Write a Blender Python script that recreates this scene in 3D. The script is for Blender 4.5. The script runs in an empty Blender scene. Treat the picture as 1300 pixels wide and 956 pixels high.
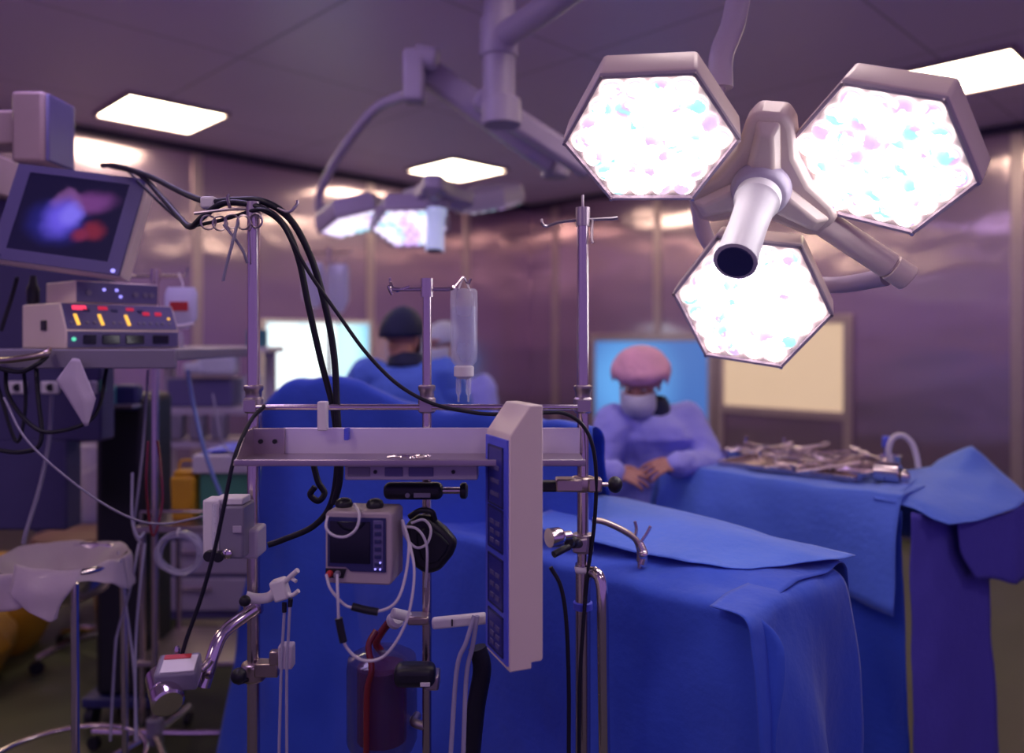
import bpy, bmesh, math, random
from mathutils import Vector, Matrix, noise
random.seed(7)
S = bpy.context.scene
C = S.collection
PI = math.pi
V = Vector

# ------------------------------------------------------------------ camera
FPX = 1000.0                      # focal length in pixels of the 1300 px wide frame
cam_d = bpy.data.cameras.new('camera')
cam = bpy.data.objects.new('camera', cam_d); C.objects.link(cam)
cam.location = (0, 0, 1.5); cam.rotation_euler = (PI/2, 0, 0)
cam_d.sensor_fit = 'HORIZONTAL'; cam_d.sensor_width = 36.0; cam_d.lens = 36.0*FPX/1300
cam_d.shift_y = -45/1300
cam_d.clip_start = 0.05
cam_d.dof.use_dof = True; cam_d.dof.focus_distance = 1.72; cam_d.dof.aperture_fstop = 1.15
S.camera = cam

# ------------------------------------------------------------------ world, exposure
W = bpy.data.worlds.new('world'); S.world = W; W.use_nodes = True
W.node_tree.nodes['Background'].inputs[0].default_value = (0.33, 0.19, 0.62, 1)
W.node_tree.nodes['Background'].inputs[1].default_value = 0.48
S.view_settings.view_transform = 'Standard'; S.view_settings.look = 'None'
S.view_settings.gamma = 1.0; S.view_settings.use_curve_mapping = False
S.view_settings.exposure = 0.35
S.cycles.use_denoising = True
S.cycles.max_bounces = 8; S.cycles.diffuse_bounces = 3; S.cycles.glossy_bounces = 4
S.cycles.transparent_max_bounces = 12
S.cycles.sample_clamp_indirect = 4.0
CEIL_LAMP = 14.0                   # radiance of the lit ceiling panels
FILL_LAMP = 9.0                   # radiance of the unseen panels added as fill light
LED = 7.0                         # radiance of the surgical lamp lenses

# ------------------------------------------------------------------ materials
def pmat(name, col, rough=0.5, metal=0.0, var=0.12, scale=9.0, bump=0.0, bscale=60.0, emit=None, estr=0.0,
         trans=0.0, alpha=1.0, aniso=0.0, coat=0.0, stretch=None, ior=1.45, sheen=0.0):
    m = bpy.data.materials.new(name); m.use_nodes = True
    nt = m.node_tree; n = nt.nodes; l = nt.links
    b = n['Principled BSDF']
    tc = n.new('ShaderNodeTexCoord'); no = n.new('ShaderNodeTexNoise')
    no.inputs['Scale'].default_value = scale; no.inputs['Detail'].default_value = 4
    src = tc.outputs['Object']
    if stretch:
        mp = n.new('ShaderNodeMapping'); mp.inputs['Scale'].default_value = stretch
        l.new(src, mp.inputs['Vector']); src = mp.outputs['Vector']
    l.new(src, no.inputs['Vector'])
    mx = n.new('ShaderNodeMix'); mx.data_type = 'RGBA'
    mx.inputs['A'].default_value = tuple(c*(1-var) for c in col)+(1,)
    mx.inputs['B'].default_value = tuple(min(1, c*(1+var)) for c in col)+(1,)
    l.new(no.outputs['Fac'], mx.inputs['Factor']); l.new(mx.outputs['Result'], b.inputs['Base Color'])
    b.inputs['Roughness'].default_value = rough; b.inputs['Metallic'].default_value = metal
    b.inputs['Transmission Weight'].default_value = trans; b.inputs['Alpha'].default_value = alpha
    b.inputs['Anisotropic'].default_value = aniso; b.inputs['Coat Weight'].default_value = coat
    b.inputs['IOR'].default_value = ior; b.inputs['Sheen Weight'].default_value = sheen
    if bump:
        n2 = n.new('ShaderNodeTexNoise'); n2.inputs['Scale'].default_value = bscale; n2.inputs['Detail'].default_value = 5
        bp = n.new('ShaderNodeBump'); bp.inputs['Strength'].default_value = bump; bp.inputs['Distance'].default_value = 0.01
        l.new(src, n2.inputs['Vector']); l.new(n2.outputs['Fac'], bp.inputs['Height']); l.new(bp.outputs['Normal'], b.inputs['Normal'])
    if emit:
        b.inputs['Emission Color'].default_value = tuple(emit)+(1,); b.inputs['Emission Strength'].default_value = estr
    return m

def lens_mat(name, base, amt, strength, cyan, magenta, scale):
    """LED lens: white light broken up into cyan and magenta facets."""
    m = bpy.data.materials.new(name); m.use_nodes = True
    nt = m.node_tree; n = nt.nodes; l = nt.links
    b = n['Principled BSDF']; b.inputs['Base Color'].default_value = (.8, .8, .82, 1); b.inputs['Roughness'].default_value = .25
    tc = n.new('ShaderNodeTexCoord')
    def blot(sc, lo, hi, off):
        mp = n.new('ShaderNodeMapping'); mp.inputs['Location'].default_value = (off, off*.7, off*.3)
        l.new(tc.outputs['Object'], mp.inputs['Vector'])
        no = n.new('ShaderNodeTexNoise'); no.inputs['Scale'].default_value = sc; no.inputs['Detail'].default_value = 3
        l.new(mp.outputs['Vector'], no.inputs['Vector'])
        r = n.new('ShaderNodeMapRange'); r.inputs['From Min'].default_value = lo; r.inputs['From Max'].default_value = hi
        l.new(no.outputs['Fac'], r.inputs['Value']); return r.outputs['Result']
    def mix(f, a, bcol):
        x = n.new('ShaderNodeMix'); x.data_type = 'RGBA'
        l.new(f, x.inputs['Factor'])
        if isinstance(a, tuple): x.inputs['A'].default_value = a
        else: l.new(a, x.inputs['A'])
        x.inputs['B'].default_value = bcol; return x.outputs['Result']
    s = strength
    base4 = tuple(c*s for c in base)+(1,)
    o = mix(blot(scale, .605-amt*.1, .62-amt*.1, 3.1), base4, tuple(cyan)+(1,))
    o = mix(blot(scale, .61-amt*.1, .625-amt*.1, 11.7), o, tuple(magenta)+(1,))
    l.new(o, b.inputs['Emission Color']); b.inputs['Emission Strength'].default_value = 1.0
    return m

def steel_wall_mat():
    m = bpy.data.materials.new('brushed_steel_cladding'); m.use_nodes = True
    nt = m.node_tree; n = nt.nodes; l = nt.links; b = n['Principled BSDF']
    b.inputs['Metallic'].default_value = 1.0
    tc = n.new('ShaderNodeTexCoord')
    def nz(scale, sc3, det):
        mp = n.new('ShaderNodeMapping'); mp.inputs['Scale'].default_value = sc3
        l.new(tc.outputs['Object'], mp.inputs['Vector'])
        no = n.new('ShaderNodeTexNoise'); no.inputs['Scale'].default_value = scale; no.inputs['Detail'].default_value = det
        l.new(mp.outputs['Vector'], no.inputs['Vector']); return no.outputs['Fac']
    streak = nz(5.0, (26, 26, .6), 3)
    mx = n.new('ShaderNodeMix'); mx.data_type = 'RGBA'
    mx.inputs['A'].default_value = (.58, .43, .51, 1); mx.inputs['B'].default_value = (.70, .52, .57, 1)
    l.new(streak, mx.inputs['Factor']); l.new(mx.outputs['Result'], b.inputs['Base Color'])
    rr = n.new('ShaderNodeMapRange'); rr.inputs['To Min'].default_value = .07; rr.inputs['To Max'].default_value = .12
    l.new(streak, rr.inputs['Value']); l.new(rr.outputs['Result'], b.inputs['Roughness'])
    b.inputs['Anisotropic'].default_value = .0
    tg = n.new('ShaderNodeTangent'); tg.direction_type = 'RADIAL'; tg.axis = 'Z'; l.new(tg.outputs['Tangent'], b.inputs['Tangent'])
    wave = nz(1.3, (1, 1, 2.2), 1)
    bp = n.new('ShaderNodeBump'); bp.inputs['Strength'].default_value = .18; bp.inputs['Distance'].default_value = .06
    l.new(wave, bp.inputs['Height'])
    bp2 = n.new('ShaderNodeBump'); bp2.inputs['Strength'].default_value = .30; bp2.inputs['Distance'].default_value = .004
    l.new(streak, bp2.inputs['Height']); l.new(bp.outputs['Normal'], bp2.inputs['Normal']); l.new(bp2.outputs['Normal'], b.inputs['Normal'])
    # the brushed finish: a clear mirror lobe under a broad soft one
    b2 = n.new('ShaderNodeBsdfPrincipled'); b2.inputs['Metallic'].default_value = 1.0; b2.inputs['Roughness'].default_value = .46
    b2.inputs['Base Color'].default_value = (.48, .35, .54, 1); l.new(bp2.outputs['Normal'], b2.inputs['Normal'])
    ms = n.new('ShaderNodeMixShader'); ms.inputs[0].default_value = .42
    l.new(b.outputs[0], ms.inputs[1]); l.new(b2.outputs[0], ms.inputs[2]); l.new(ms.outputs[0], n['Material Output'].inputs['Surface'])
    return m

def screen_mat(name, blobs, bg, dist=.10, nscale=3.0, strength=1.0):
    """A lit video picture made of soft coloured shapes."""
    m = bpy.data.materials.new(name); m.use_nodes = True
    nt = m.node_tree; n = nt.nodes; l = nt.links; b = n['Principled BSDF']
    b.inputs['Base Color'].default_value = (.01, .01, .015, 1); b.inputs['Roughness'].default_value = .25
    tc = n.new('ShaderNodeTexCoord'); no = n.new('ShaderNodeTexNoise'); no.inputs['Scale'].default_value = nscale; no.inputs['Detail'].default_value = 4
    l.new(tc.outputs['Generated'], no.inputs['Vector'])
    sub = n.new('ShaderNodeVectorMath'); sub.operation = 'SUBTRACT'; sub.inputs[1].default_value = (.5, .5, .5); l.new(no.outputs['Color'], sub.inputs[0])
    sc = n.new('ShaderNodeVectorMath'); sc.operation = 'SCALE'; sc.inputs['Scale'].default_value = dist*2; l.new(sub.outputs[0], sc.inputs[0])
    ad = n.new('ShaderNodeVectorMath'); ad.operation = 'ADD'; l.new(tc.outputs['Generated'], ad.inputs[0]); l.new(sc.outputs[0], ad.inputs[1])
    mp0 = n.new('ShaderNodeMapping'); mp0.inputs['Scale'].default_value = (1, 0, 1); l.new(ad.outputs[0], mp0.inputs['Vector'])
    out = None
    for (cx, cz, rx, rz, rot, col) in blobs:
        mp = n.new('ShaderNodeMapping'); mp.vector_type = 'TEXTURE'
        mp.inputs['Location'].default_value = (cx, 0, cz); mp.inputs['Rotation'].default_value = (0, rot, 0); mp.inputs['Scale'].default_value = (rx, 1, rz)
        l.new(mp0.outputs['Vector'], mp.inputs['Vector'])
        ln = n.new('ShaderNodeVectorMath'); ln.operation = 'LENGTH'; l.new(mp.outputs['Vector'], ln.inputs[0])
        mr = n.new('ShaderNodeMapRange'); mr.interpolation_type = 'SMOOTHSTEP'
        mr.inputs['From Min'].default_value = 1.0; mr.inputs['From Max'].default_value = .25
        l.new(ln.outputs['Value'], mr.inputs['Value'])
        x = n.new('ShaderNodeMix'); x.data_type = 'RGBA'; l.new(mr.outputs['Result'], x.inputs['Factor'])
        if out is None: x.inputs['A'].default_value = tuple(bg)+(1,)
        else: l.new(out, x.inputs['A'])
        x.inputs['B'].default_value = tuple(col)+(1,); out = x.outputs['Result']
    l.new(out, b.inputs['Emission Color']); b.inputs['Emission Strength'].default_value = strength
    return m

M = {}
M['wall'] = steel_wall_mat()
M['ceil'] = pmat('painted_metal_ceiling', (.78, .60, .95), .38, 0, .05, 1.5)
M['floor'] = pmat('green_vinyl_floor', (.065, .070, .040), .35, 0, .2, 3)
M['trim'] = pmat('mauve_cover_strip', (.50, .38, .44), .35, .7, .1)
M['joint'] = pmat('ceiling_joint', (.52, .40, .64), .5)
M['darktrim'] = pmat('dark_coving', (.06, .045, .09), .5)
M['panel_light'] = pmat('lit_ceiling_panel', (.8, .8, .8), .5, emit=(1, .83, .54), estr=CEIL_LAMP)
M['tan'] = pmat('dull_tan_enamel', (.40, .28, .30), .45)
M['fill_light_cool'] = pmat('fill_panel_cool', (.8, .8, .8), .5, emit=(.66, .50, 1.0), estr=FILL_LAMP)  # violet fill of an added, unseen panel
M['fill_light_neutral'] = pmat('fill_panel_neutral', (.8, .8, .8), .5, emit=(1.0, .80, .78), estr=FILL_LAMP)
M['steel'] = pmat('polished_steel', (.64, .53, .56), .22, 1, .06)
M['chrome'] = pmat('chrome', (.74, .64, .67), .14, 1, .05)
M['dullsteel'] = pmat('dull_steel', (.46, .38, .43), .38, 1, .1)
M['brass'] = pmat('bronze_clamp_metal', (.50, .40, .36), .3, 1, .1)
M['cream'] = pmat('cream_enamel', (.80, .65, .60), .38, 0, .04, 5)
M['white'] = pmat('white_plastic', (.74, .68, .72), .4, 0, .04)
M['greyp'] = pmat('grey_plastic', (.22, .19, .28), .45, 0, .06)
M['lip'] = pmat('bright_brushed_steel', (.80, .74, .86), .42, .6, .05)
M['cream2'] = pmat('dull_cream_plastic', (.44, .35, .40), .42)
M['bagw'] = pmat('milky_bag_film', (.75, .74, .98), .25, 0, .05, alpha=.9, coat=.4)
M['murk'] = pmat('dark_clear_plastic', (.05, .04, .16), .15, 0, .1, alpha=.55, coat=.4)
M['darkpanel'] = pmat('dark_indigo_panel', (.06, .05, .15), .45)
M['mauvep'] = pmat('mauve_grey_enamel', (.46, .39, .52), .4, 0, .05)
M['bezel'] = pmat('blue_grey_plastic', (.12, .10, .26), .4, 0, .05)
M['navyp'] = pmat('navy_plastic', (.025, .025, .12), .4, 0, .1)
M['bluep'] = pmat('royal_blue_panel', (.09, .11, .72), .45, 0, .06)
M['bluep2'] = pmat('deep_blue_window', (.03, .03, .26), .3, 0, .1)
M['black'] = pmat('black_plastic', (.012, .011, .02), .4, 0, .2)
M['rubber'] = pmat('black_rubber_hose', (.006, .005, .016), .5, 0, .2)
M['screen_off'] = pmat('dark_glass_screen', (.006, .006, .02), .1, 0, .2)
M['cord_white'] = pmat('white_cable', (.62, .56, .66), .4)
M['cord_grey'] = pmat('grey_cable', (.25, .22, .33), .4)
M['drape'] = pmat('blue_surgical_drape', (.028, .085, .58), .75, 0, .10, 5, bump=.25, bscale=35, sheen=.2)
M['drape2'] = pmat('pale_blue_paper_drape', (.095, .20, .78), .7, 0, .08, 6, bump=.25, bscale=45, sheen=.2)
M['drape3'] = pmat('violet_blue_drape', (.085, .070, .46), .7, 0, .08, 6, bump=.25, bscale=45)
M['gown_blue'] = pmat('blue_gown_cloth', (.10, .20, .78), .75, 0, .08, 6, bump=.2, bscale=40)
M['gown_lilac'] = pmat('lilac_blue_gown_cloth', (.36, .36, .95), .75, 0, .08, 6, bump=.2, bscale=40)
M['navy_cloth'] = pmat('navy_cloth', (.010, .013, .06), .7, 0, .1)
M['pink_cloth'] = pmat('pink_cap_cloth', (.82, .42, .58), .7, 0, .2, 14, bump=.5, bscale=50)
M['white_cloth'] = pmat('white_mask_cloth', (.62, .62, .76), .7, 0, .06)
M['skin'] = pmat('skin', (.50, .24, .20), .5, 0, .08, 20)
M['glove'] = pmat('tan_latex_glove', (.42, .21, .19), .45, 0, .06)
M['yellow'] = pmat('yellow_plastic', (.70, .36, .02), .4, 0, .08)
M['yellowbag'] = pmat('yellow_bag_film', (.50, .25, .02), .35, 0, .2, 8, bump=.6, bscale=18)
M['green'] = pmat('green_pack', (.08, .30, .19), .5, 0, .1)
M['teal'] = pmat('teal_bottle', (.05, .22, .30), .3)
M['brown'] = pmat('brown_vinyl', (.12, .045, .03), .45, 0, .15)
M['bucketw'] = pmat('white_bucket_plastic', (.55, .48, .62), .45)
M['paper'] = pmat('paper_card', (.46, .38, .52), .7, 0, .06)
M['clear'] = pmat('clear_plastic', (.80, .80, .95), .12, 0, .03, alpha=.30, coat=.6)
M['tube'] = pmat('clear_tubing', (.48, .44, .62), .2, 0, .06, alpha=.75, coat=.5)
M['redtube'] = pmat('blood_line', (.16, .012, .02), .25, 0, .2, coat=.5)
M['redlabel'] = pmat('red_label', (.55, .04, .05), .5)
M['fluid'] = pmat('drip_fluid', (.40, .40, .75), .12, 0, .05, alpha=.32, coat=.5)
M['film'] = pmat('translucent_film', (.60, .48, .60), .35, 0, .1, alpha=.75, bump=.5, bscale=14)
M['led_red'] = pmat('red_led_digits', (.2, 0, 0), .4, emit=(1, .05, .12), estr=1.1)
M['led_redd'] = pmat('dim_red_led_digits', (.1, 0, 0), .4, emit=(.75, .02, .08), estr=.55)
M['led_amber'] = pmat('amber_bar', (.3, .2, 0), .4, emit=(1, .52, .08), estr=1.0)
M['led_blue'] = pmat('blue_lamp', (.1, .1, .4), .4, emit=(.35, .3, 1), estr=1.3)
M['led_green'] = pmat('green_lamp', (.1, .4, .2), .4, emit=(.1, .7, .45), estr=.8)
M['lens'] = lens_mat('led_lens', (1, .95, .97), .1, LED, (.30, .72, .80), (.62, .42, .80), 19)
M['lens_tinted'] = lens_mat('led_lens_tinted', (1, .95, .97), .45, LED, (.30, .72, .80), (.62, .40, .80), 19)
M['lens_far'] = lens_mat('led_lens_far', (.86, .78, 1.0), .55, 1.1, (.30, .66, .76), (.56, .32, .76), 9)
M['lens_edge'] = pmat('led_lens_edge', (.7, .65, .75), .3, emit=(.95, .78, 1.0), estr=.72)
M['gap_glow'] = pmat('lens_gap_glow', (.8, .8, .8), .5, emit=(1, .95, .98), estr=1.6)  # bloom between the lenses, put in as a glowing plate
M['gap_glow_far'] = pmat('lens_gap_glow_dim', (.5, .45, .6), .5, emit=(.75, .65, .9), estr=.35)
M['frost'] = pmat('frosted_handle', (.55, .62, .85), .35, emit=(.55, .60, .90), estr=.35)  # glow is put into the handle, which is no lamp itself
M['podrim'] = pmat('mauve_lamp_rim', (.42, .34, .42), .4, .2)
M['xray'] = screen_mat('x_ray_lit_panel', [(.5, .5, .9, 1.3, 0, (.9, 1.0, 1.0))], (.50, .85, .98), .02, 2, 1.25)
M['xray2'] = screen_mat('x_ray_lit_panel_bluer', [(.3, .55, .8, 1.1, 0, (.60, .95, 1.0))], (.25, .62, .9), .02, 2, 1.0)
M['bluewin'] = screen_mat('blue_lit_window', [(.30, .55, .55, .8, 0, (.11, .33, .72))], (.055, .14, .42), .03, 2, .95)  # brighter patch puts the bloom around the head into the pane
M['creamwin'] = pmat('cream_lit_window', (.6, .5, .42), .4, 0, .05, 3, emit=(1.0, .70, .48), estr=.34)
M['endo'] = screen_mat('endoscopy_picture', [
    (.40, .40, .40, .36, .2, (.012, .012, .16)), (.66, .70, .36, .20, -.25, (.13, .035, .17)), (.40, .72, .10, .20, .5, (.13, .05, .17)),
    (.52, .72, .09, .22, -.7, (.15, .055, .20)), (.43, .46, .24, .34, .1, (.11, .075, .62)), (.52, .52, .16, .22, .3, (.17, .13, .72)),
    (.78, .36, .17, .17, 0, (.15, .012, .03)), (.66, .28, .12, .12, 0, (.16, .015, .05))], (.003, .002, .02), .06, 4, .9)

# ------------------------------------------------------------------ geometry helpers
MATS = {}                         # world matrix of every empty / root
def at(px, py, Y):                # a point of the place at depth Y, from a position in the photograph
    return V(((px-650)/FPX*Y, Y, 1.5-(py-433)/FPX*Y))

def basis(n, x):
    """frame whose -Y looks along n, X along x"""
    y = -V(n).normalized(); x = V(x); x = (x - y*x.dot(y)).normalized(); z = x.cross(y)
    return Matrix((x, y, z)).transposed().to_4x4()

def frame_z(d):
    d = V(d).normalized(); a = V((0, 0, 1)) if abs(d.z) < .95 else V((1, 0, 0))
    x = a.cross(d).normalized(); y = d.cross(x)
    return x, y, d

def smooth_path(pts, n=8):
    pts = [V(p) for p in pts]
    if len(pts) < 3: return pts
    out = []
    P = [pts[0]*2-pts[1]] + pts + [pts[-1]*2-pts[-2]]
    for i in range(1, len(P)-2):
        p0, p1, p2, p3 = P[i-1:i+3]
        for k in range(n):
            t = k/n
            out.append(.5*((2*p1)+(p2-p0)*t+(2*p0-5*p1+4*p2-p3)*t*t+(3*p1-p0-3*p2+p3)*t**3))
    out.append(pts[-1]); return out

class MB:
    def __init__(s, xf=None): s.v = []; s.f = []; s.xf = xf
    def add(s, vs, fs):
        o = len(s.v)
        s.v += [s.xf @ V(p) if s.xf else V(p) for p in vs]
        s.f += [tuple(i+o for i in f) for f in fs]; return s
    def box(s, c, d, rz=0, taper=1.0, m=None):
        x, y, z = d[0]/2, d[1]/2, d[2]/2; vs = []
        for (a, b, e) in ((-1,-1,-1),(1,-1,-1),(1,1,-1),(-1,1,-1),(-1,-1,1),(1,-1,1),(1,1,1),(-1,1,1)):
            t = taper if e > 0 else 1
            p = V((a*x*t, b*y*t, e*z))
            if rz: p = Matrix.Rotation(rz, 3, 'Z') @ p
            if m is not None: p = m.to_3x3() @ p
            vs.append(V(c)+p)
        return s.add(vs, [(0,3,2,1),(4,5,6,7),(0,1,5,4),(1,2,6,5),(2,3,7,6),(3,0,4,7)])
    def prism(s, poly, y0, y1):           # polygon in local XZ, extruded along Y
        n = len(poly)
        vs = [(a, y0, b) for a, b in poly]+[(a, y1, b) for a, b in poly]
        fs = [tuple(range(n-1, -1, -1)), tuple(range(n, 2*n))] + [(i, (i+1) % n, n+(i+1) % n, n+i) for i in range(n)]
        return s.add(vs, fs)
    def prism_x(s, poly, x0, x1):         # polygon in local YZ, extruded along X
        n = len(poly)
        vs = [(x0, a, b) for a, b in poly]+[(x1, a, b) for a, b in poly]
        fs = [tuple(range(n-1, -1, -1)), tuple(range(n, 2*n))] + [(i, (i+1) % n, n+(i+1) % n, n+i) for i in range(n)]
        return s.add(vs, fs)
    def cyl(s, p0, p1, r0, r1=None, n=20, cap=True):
        p0, p1 = V(p0), V(p1); r1 = r0 if r1 is None else r1
        x, y, d = frame_z(p1-p0); vs = []
        for p, r in ((p0, r0), (p1, r1)):
            for i in range(n):
                a = 2*PI*i/n; vs.append(p+x*(r*math.cos(a))+y*(r*math.sin(a)))
        fs = [(i, (i+1) % n, n+(i+1) % n, n+i) for i in range(n)]
        if cap: fs += [tuple(range(n-1, -1, -1)), tuple(range(n, 2*n))]
        return s.add(vs, fs)
    def tube(s, pts, r, n=10, smooth=8, closed=False):
        P = smooth_path(pts, smooth) if smooth else [V(p) for p in pts]
        R = r if isinstance(r, (list, tuple)) else None
        vs = []; prev = None; m = len(P)
        for i, p in enumerate(P):
            d = (P[min(i+1, m-1)]-P[max(i-1, 0)])
            if closed: d = P[(i+1) % m]-P[i-1]
            d.normalize()
            if prev is None: x, y, _ = frame_z(d)
            else:
                x = (prev-d*prev.dot(d)).normalized(); y = d.cross(x)
            prev = x
            rr = R[0]+(R[1]-R[0])*i/(m-1) if R else r
            for k in range(n):
                a = 2*PI*k/n; vs.append(p+x*(rr*math.cos(a))+y*(rr*math.sin(a)))
        fs = []
        for i in range(m if closed else m-1):
            j = (i+1) % m
            fs += [(i*n+k, i*n+(k+1) % n, j*n+(k+1) % n, j*n+k) for k in range(n)]
        if not closed: fs += [tuple(range(n-1, -1, -1)), tuple(range((m-1)*n, m*n))]
        return s.add(vs, fs)
    def lathe(s, prof, c, axis=(0, 0, 1), n=28, closed=False):   # profile of (radius, height)
        x, y, d = frame_z(axis); c = V(c); vs = []
        for r, h in prof:
            for k in range(n):
                a = 2*PI*k/n; vs.append(c+d*h+x*(r*math.cos(a))+y*(r*math.sin(a)))
        m = len(prof); fs = []
        for i in range(m if closed else m-1):
            j = (i+1) % m
            fs += [(i*n+k, i*n+(k+1) % n, j*n+(k+1) % n, j*n+k) for k in range(n)]
        if not closed:
            fs += [tuple(range(n-1, -1, -1)), tuple(range((m-1)*n, m*n))]
        return s.add(vs, fs)
    def torus(s, c, R, r, axis=(0, 0, 1), n=36, k=10, sy=1.0):
        x, y, d = frame_z(axis); c = V(c)
        return s.tube([c+x*(R*math.cos(2*PI*i/n))+y*(R*sy*math.sin(2*PI*i/n)) for i in range(n)], r, k, 0, True)
    def ball(s, c, r, n=16, m=10, rot=None):
        r = V((r, r, r)) if not hasattr(r, '__len__') else V(r); c = V(c)
        vs = []
        for i in range(1, m):
            t = PI*i/m
            for k in range(n):
                a = 2*PI*k/n; p = V((r.x*math.sin(t)*math.cos(a), r.y*math.sin(t)*math.sin(a), r.z*math.cos(t)))
                vs.append(c+(rot @ p if rot else p))
        t = V((0, 0, r.z)); b = -t
        vs += [c+(rot @ t if rot else t), c+(rot @ b if rot else b)]
        fs = []
        for i in range(m-2):
            fs += [(i*n+k, (i+1)*n+k, (i+1)*n+(k+1) % n, i*n+(k+1) % n) for k in range(n)]
        T = (m-1)*n
        fs += [(T, k, (k+1) % n) for k in range(n)]
        fs += [(T+1, (m-2)*n+(k+1) % n, (m-2)*n+k) for k in range(n)]
        return s.add(vs, fs)
    def caps(s, p0, r0, p1, r1):          # tapered limb with rounded ends
        s.cyl(p0, p1, r0, r1, 16); s.ball(p0, r0, 16, 10); s.ball(p1, r1, 16, 10); return s
    def loft(s, rings, n=24):             # rings: (centre, rx, ry)
        vs = []
        for c, rx, ry in rings:
            for k in range(n):
                a = 2*PI*k/n; vs.append(V(c)+V((rx*math.cos(a), ry*math.sin(a), 0)))
        m = len(rings)
        fs = [(i*n+k, i*n+(k+1) % n, (i+1)*n+(k+1) % n, (i+1)*n+k) for i in range(m-1) for k in range(n)]
        fs += [tuple(range(n-1, -1, -1)), tuple(range((m-1)*n, m*n))]
        return s.add(vs, fs)
    def build(s, name, mat, parent=None, bevel=0, seg=2, smooth=True, local=False, angle=40):
        me = bpy.data.meshes.new(name); vs = s.v
        if parent is not None and not local:
            inv = MATS[parent.name].inverted(); vs = [inv @ p for p in vs]
        org = None
        if parent is None and vs:
            # a mesh that is a thing of its own gets its origin at the middle of its base
            lo = V([min(p[i] for p in vs) for i in range(3)]); hi = V([max(p[i] for p in vs) for i in range(3)])
            org = V(((lo.x+hi.x)/2, (lo.y+hi.y)/2, lo.z)); vs = [p-org for p in vs]
        me.from_pydata([tuple(p) for p in vs], [], s.f); me.update()
        bm = bmesh.new(); bm.from_mesh(me); bmesh.ops.recalc_face_normals(bm, faces=bm.faces); bm.to_mesh(me); bm.free()
        me.materials.append(mat)
        o = bpy.data.objects.new(name, me); C.objects.link(o)
        if parent is not None:
            o.parent = parent; MATS[o.name] = MATS[parent.name].copy()
        elif org is not None:
            o.location = org; MATS[o.name] = Matrix.Translation(org)
        else: MATS[o.name] = Matrix.Identity(4)
        if bevel:
            b = o.modifiers.new('bevel', 'BEVEL'); b.width = bevel; b.segments = seg; b.limit_method = 'ANGLE'; b.angle_limit = math.radians(35)
        if smooth:
            for p in me.polygons: p.use_smooth = True
            try: me.set_sharp_from_angle(angle=math.radians(angle))
            except Exception: pass
        return o

def tag(o, label, cat, group=None, kind=None):
    o['label'] = label; o['category'] = cat
    if group: o['group'] = group
    if kind: o['kind'] = kind
    return o
def thing(name, label, cat, loc=(0, 0, 0), rot=0.0, group=None, mtx=None):
    o = bpy.data.objects.new(name, None); C.objects.link(o); o.empty_display_size = .05
    m = mtx if mtx is not None else Matrix.Translation(V(loc)) @ Matrix.Rotation(rot, 4, 'Z')
    o.matrix_basis = m; MATS[o.name] = m.copy()
    return tag(o, label, cat, group)
def struct(o): o['kind'] = 'structure'; return o
def copy_tree(o, m=None, parent=None):
    c = o.copy(); C.objects.link(c)
    if parent is not None: c.parent = parent
    if m is not None: c.matrix_basis = m
    MATS[c.name] = c.matrix_basis.copy()
    for ch in list(o.children): copy_tree(ch, None, c)
    return c

def cloth(grid, name, mat, parent=None, n=6, amp=.004, freq=9.0, sharp=.0, thick=.002, seed=0, fold=None):
    """sheet through a grid of control points, wrinkled and given thickness"""
    R, K = len(grid), len(grid[0])
    def cr(P, t):
        k = min(int(t), len(P)-2); u = t-k
        p1, p2 = P[k], P[k+1]
        p0 = P[k-1] if k > 0 else p1*2-p2
        p3 = P[k+2] if k+2 < len(P) else p2*2-p1
        c = .5*((2*p1)+(p2-p0)*u+(2*p0-5*p1+4*p2-p3)*u*u+(3*p1-p0-3*p2+p3)*u**3)
        return c.lerp(p1.lerp(p2, u), sharp)
    G = [[V(p) for p in row] for row in grid]
    rows = [[cr(row, j/n) for j in range((K-1)*n+1)] for row in G]
    cols = (K-1)*n+1
    dense = []
    for i in range((R-1)*n+1):
        dense.append([cr([rows[r][j] for r in range(R)], i/n) for j in range(cols)])
    m = MB(); vs = []
    for i, row in enumerate(dense):
        for j, p in enumerate(row):
            q = V((p.x*freq+seed, p.y*freq, p.z*freq*.6))
            d = noise.noise_vector(q)*amp + noise.noise_vector(q*2.3)*amp*.5
            vs.append(p+d)
    fs = [(i*cols+j, i*cols+j+1, (i+1)*cols+j+1, (i+1)*cols+j) for i in range(len(dense)-1) for j in range(cols-1)]
    m.add(vs, fs); o = m.build(name, mat, parent, angle=60)
    so = o.modifiers.new('thickness', 'SOLIDIFY'); so.thickness = thick; so.offset = 0
    return o

# ------------------------------------------------------------------ room
# two steel-clad walls meet far away in a corner; both run at 45 degrees to the view
U = V((1, 1, 0)).normalized(); Vd = V((1, -1, 0)).normalized()   # U along the left wall, Vd along the right wall
KR, KL = 8.9, 8.5                  # right wall: X + Y = KR, left wall: Y - X = KL
H = 3.0
corner = V(((KR-KL)/2, (KR+KL)/2, 0))
def on_right(px): p = (px-650)/FPX; Y = KR/(1+p); return V((p*Y, Y, 0))
def on_left(px): p = (px-650)/FPX; Y = KL/(1-p); return V((p*Y, Y, 0))

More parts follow.
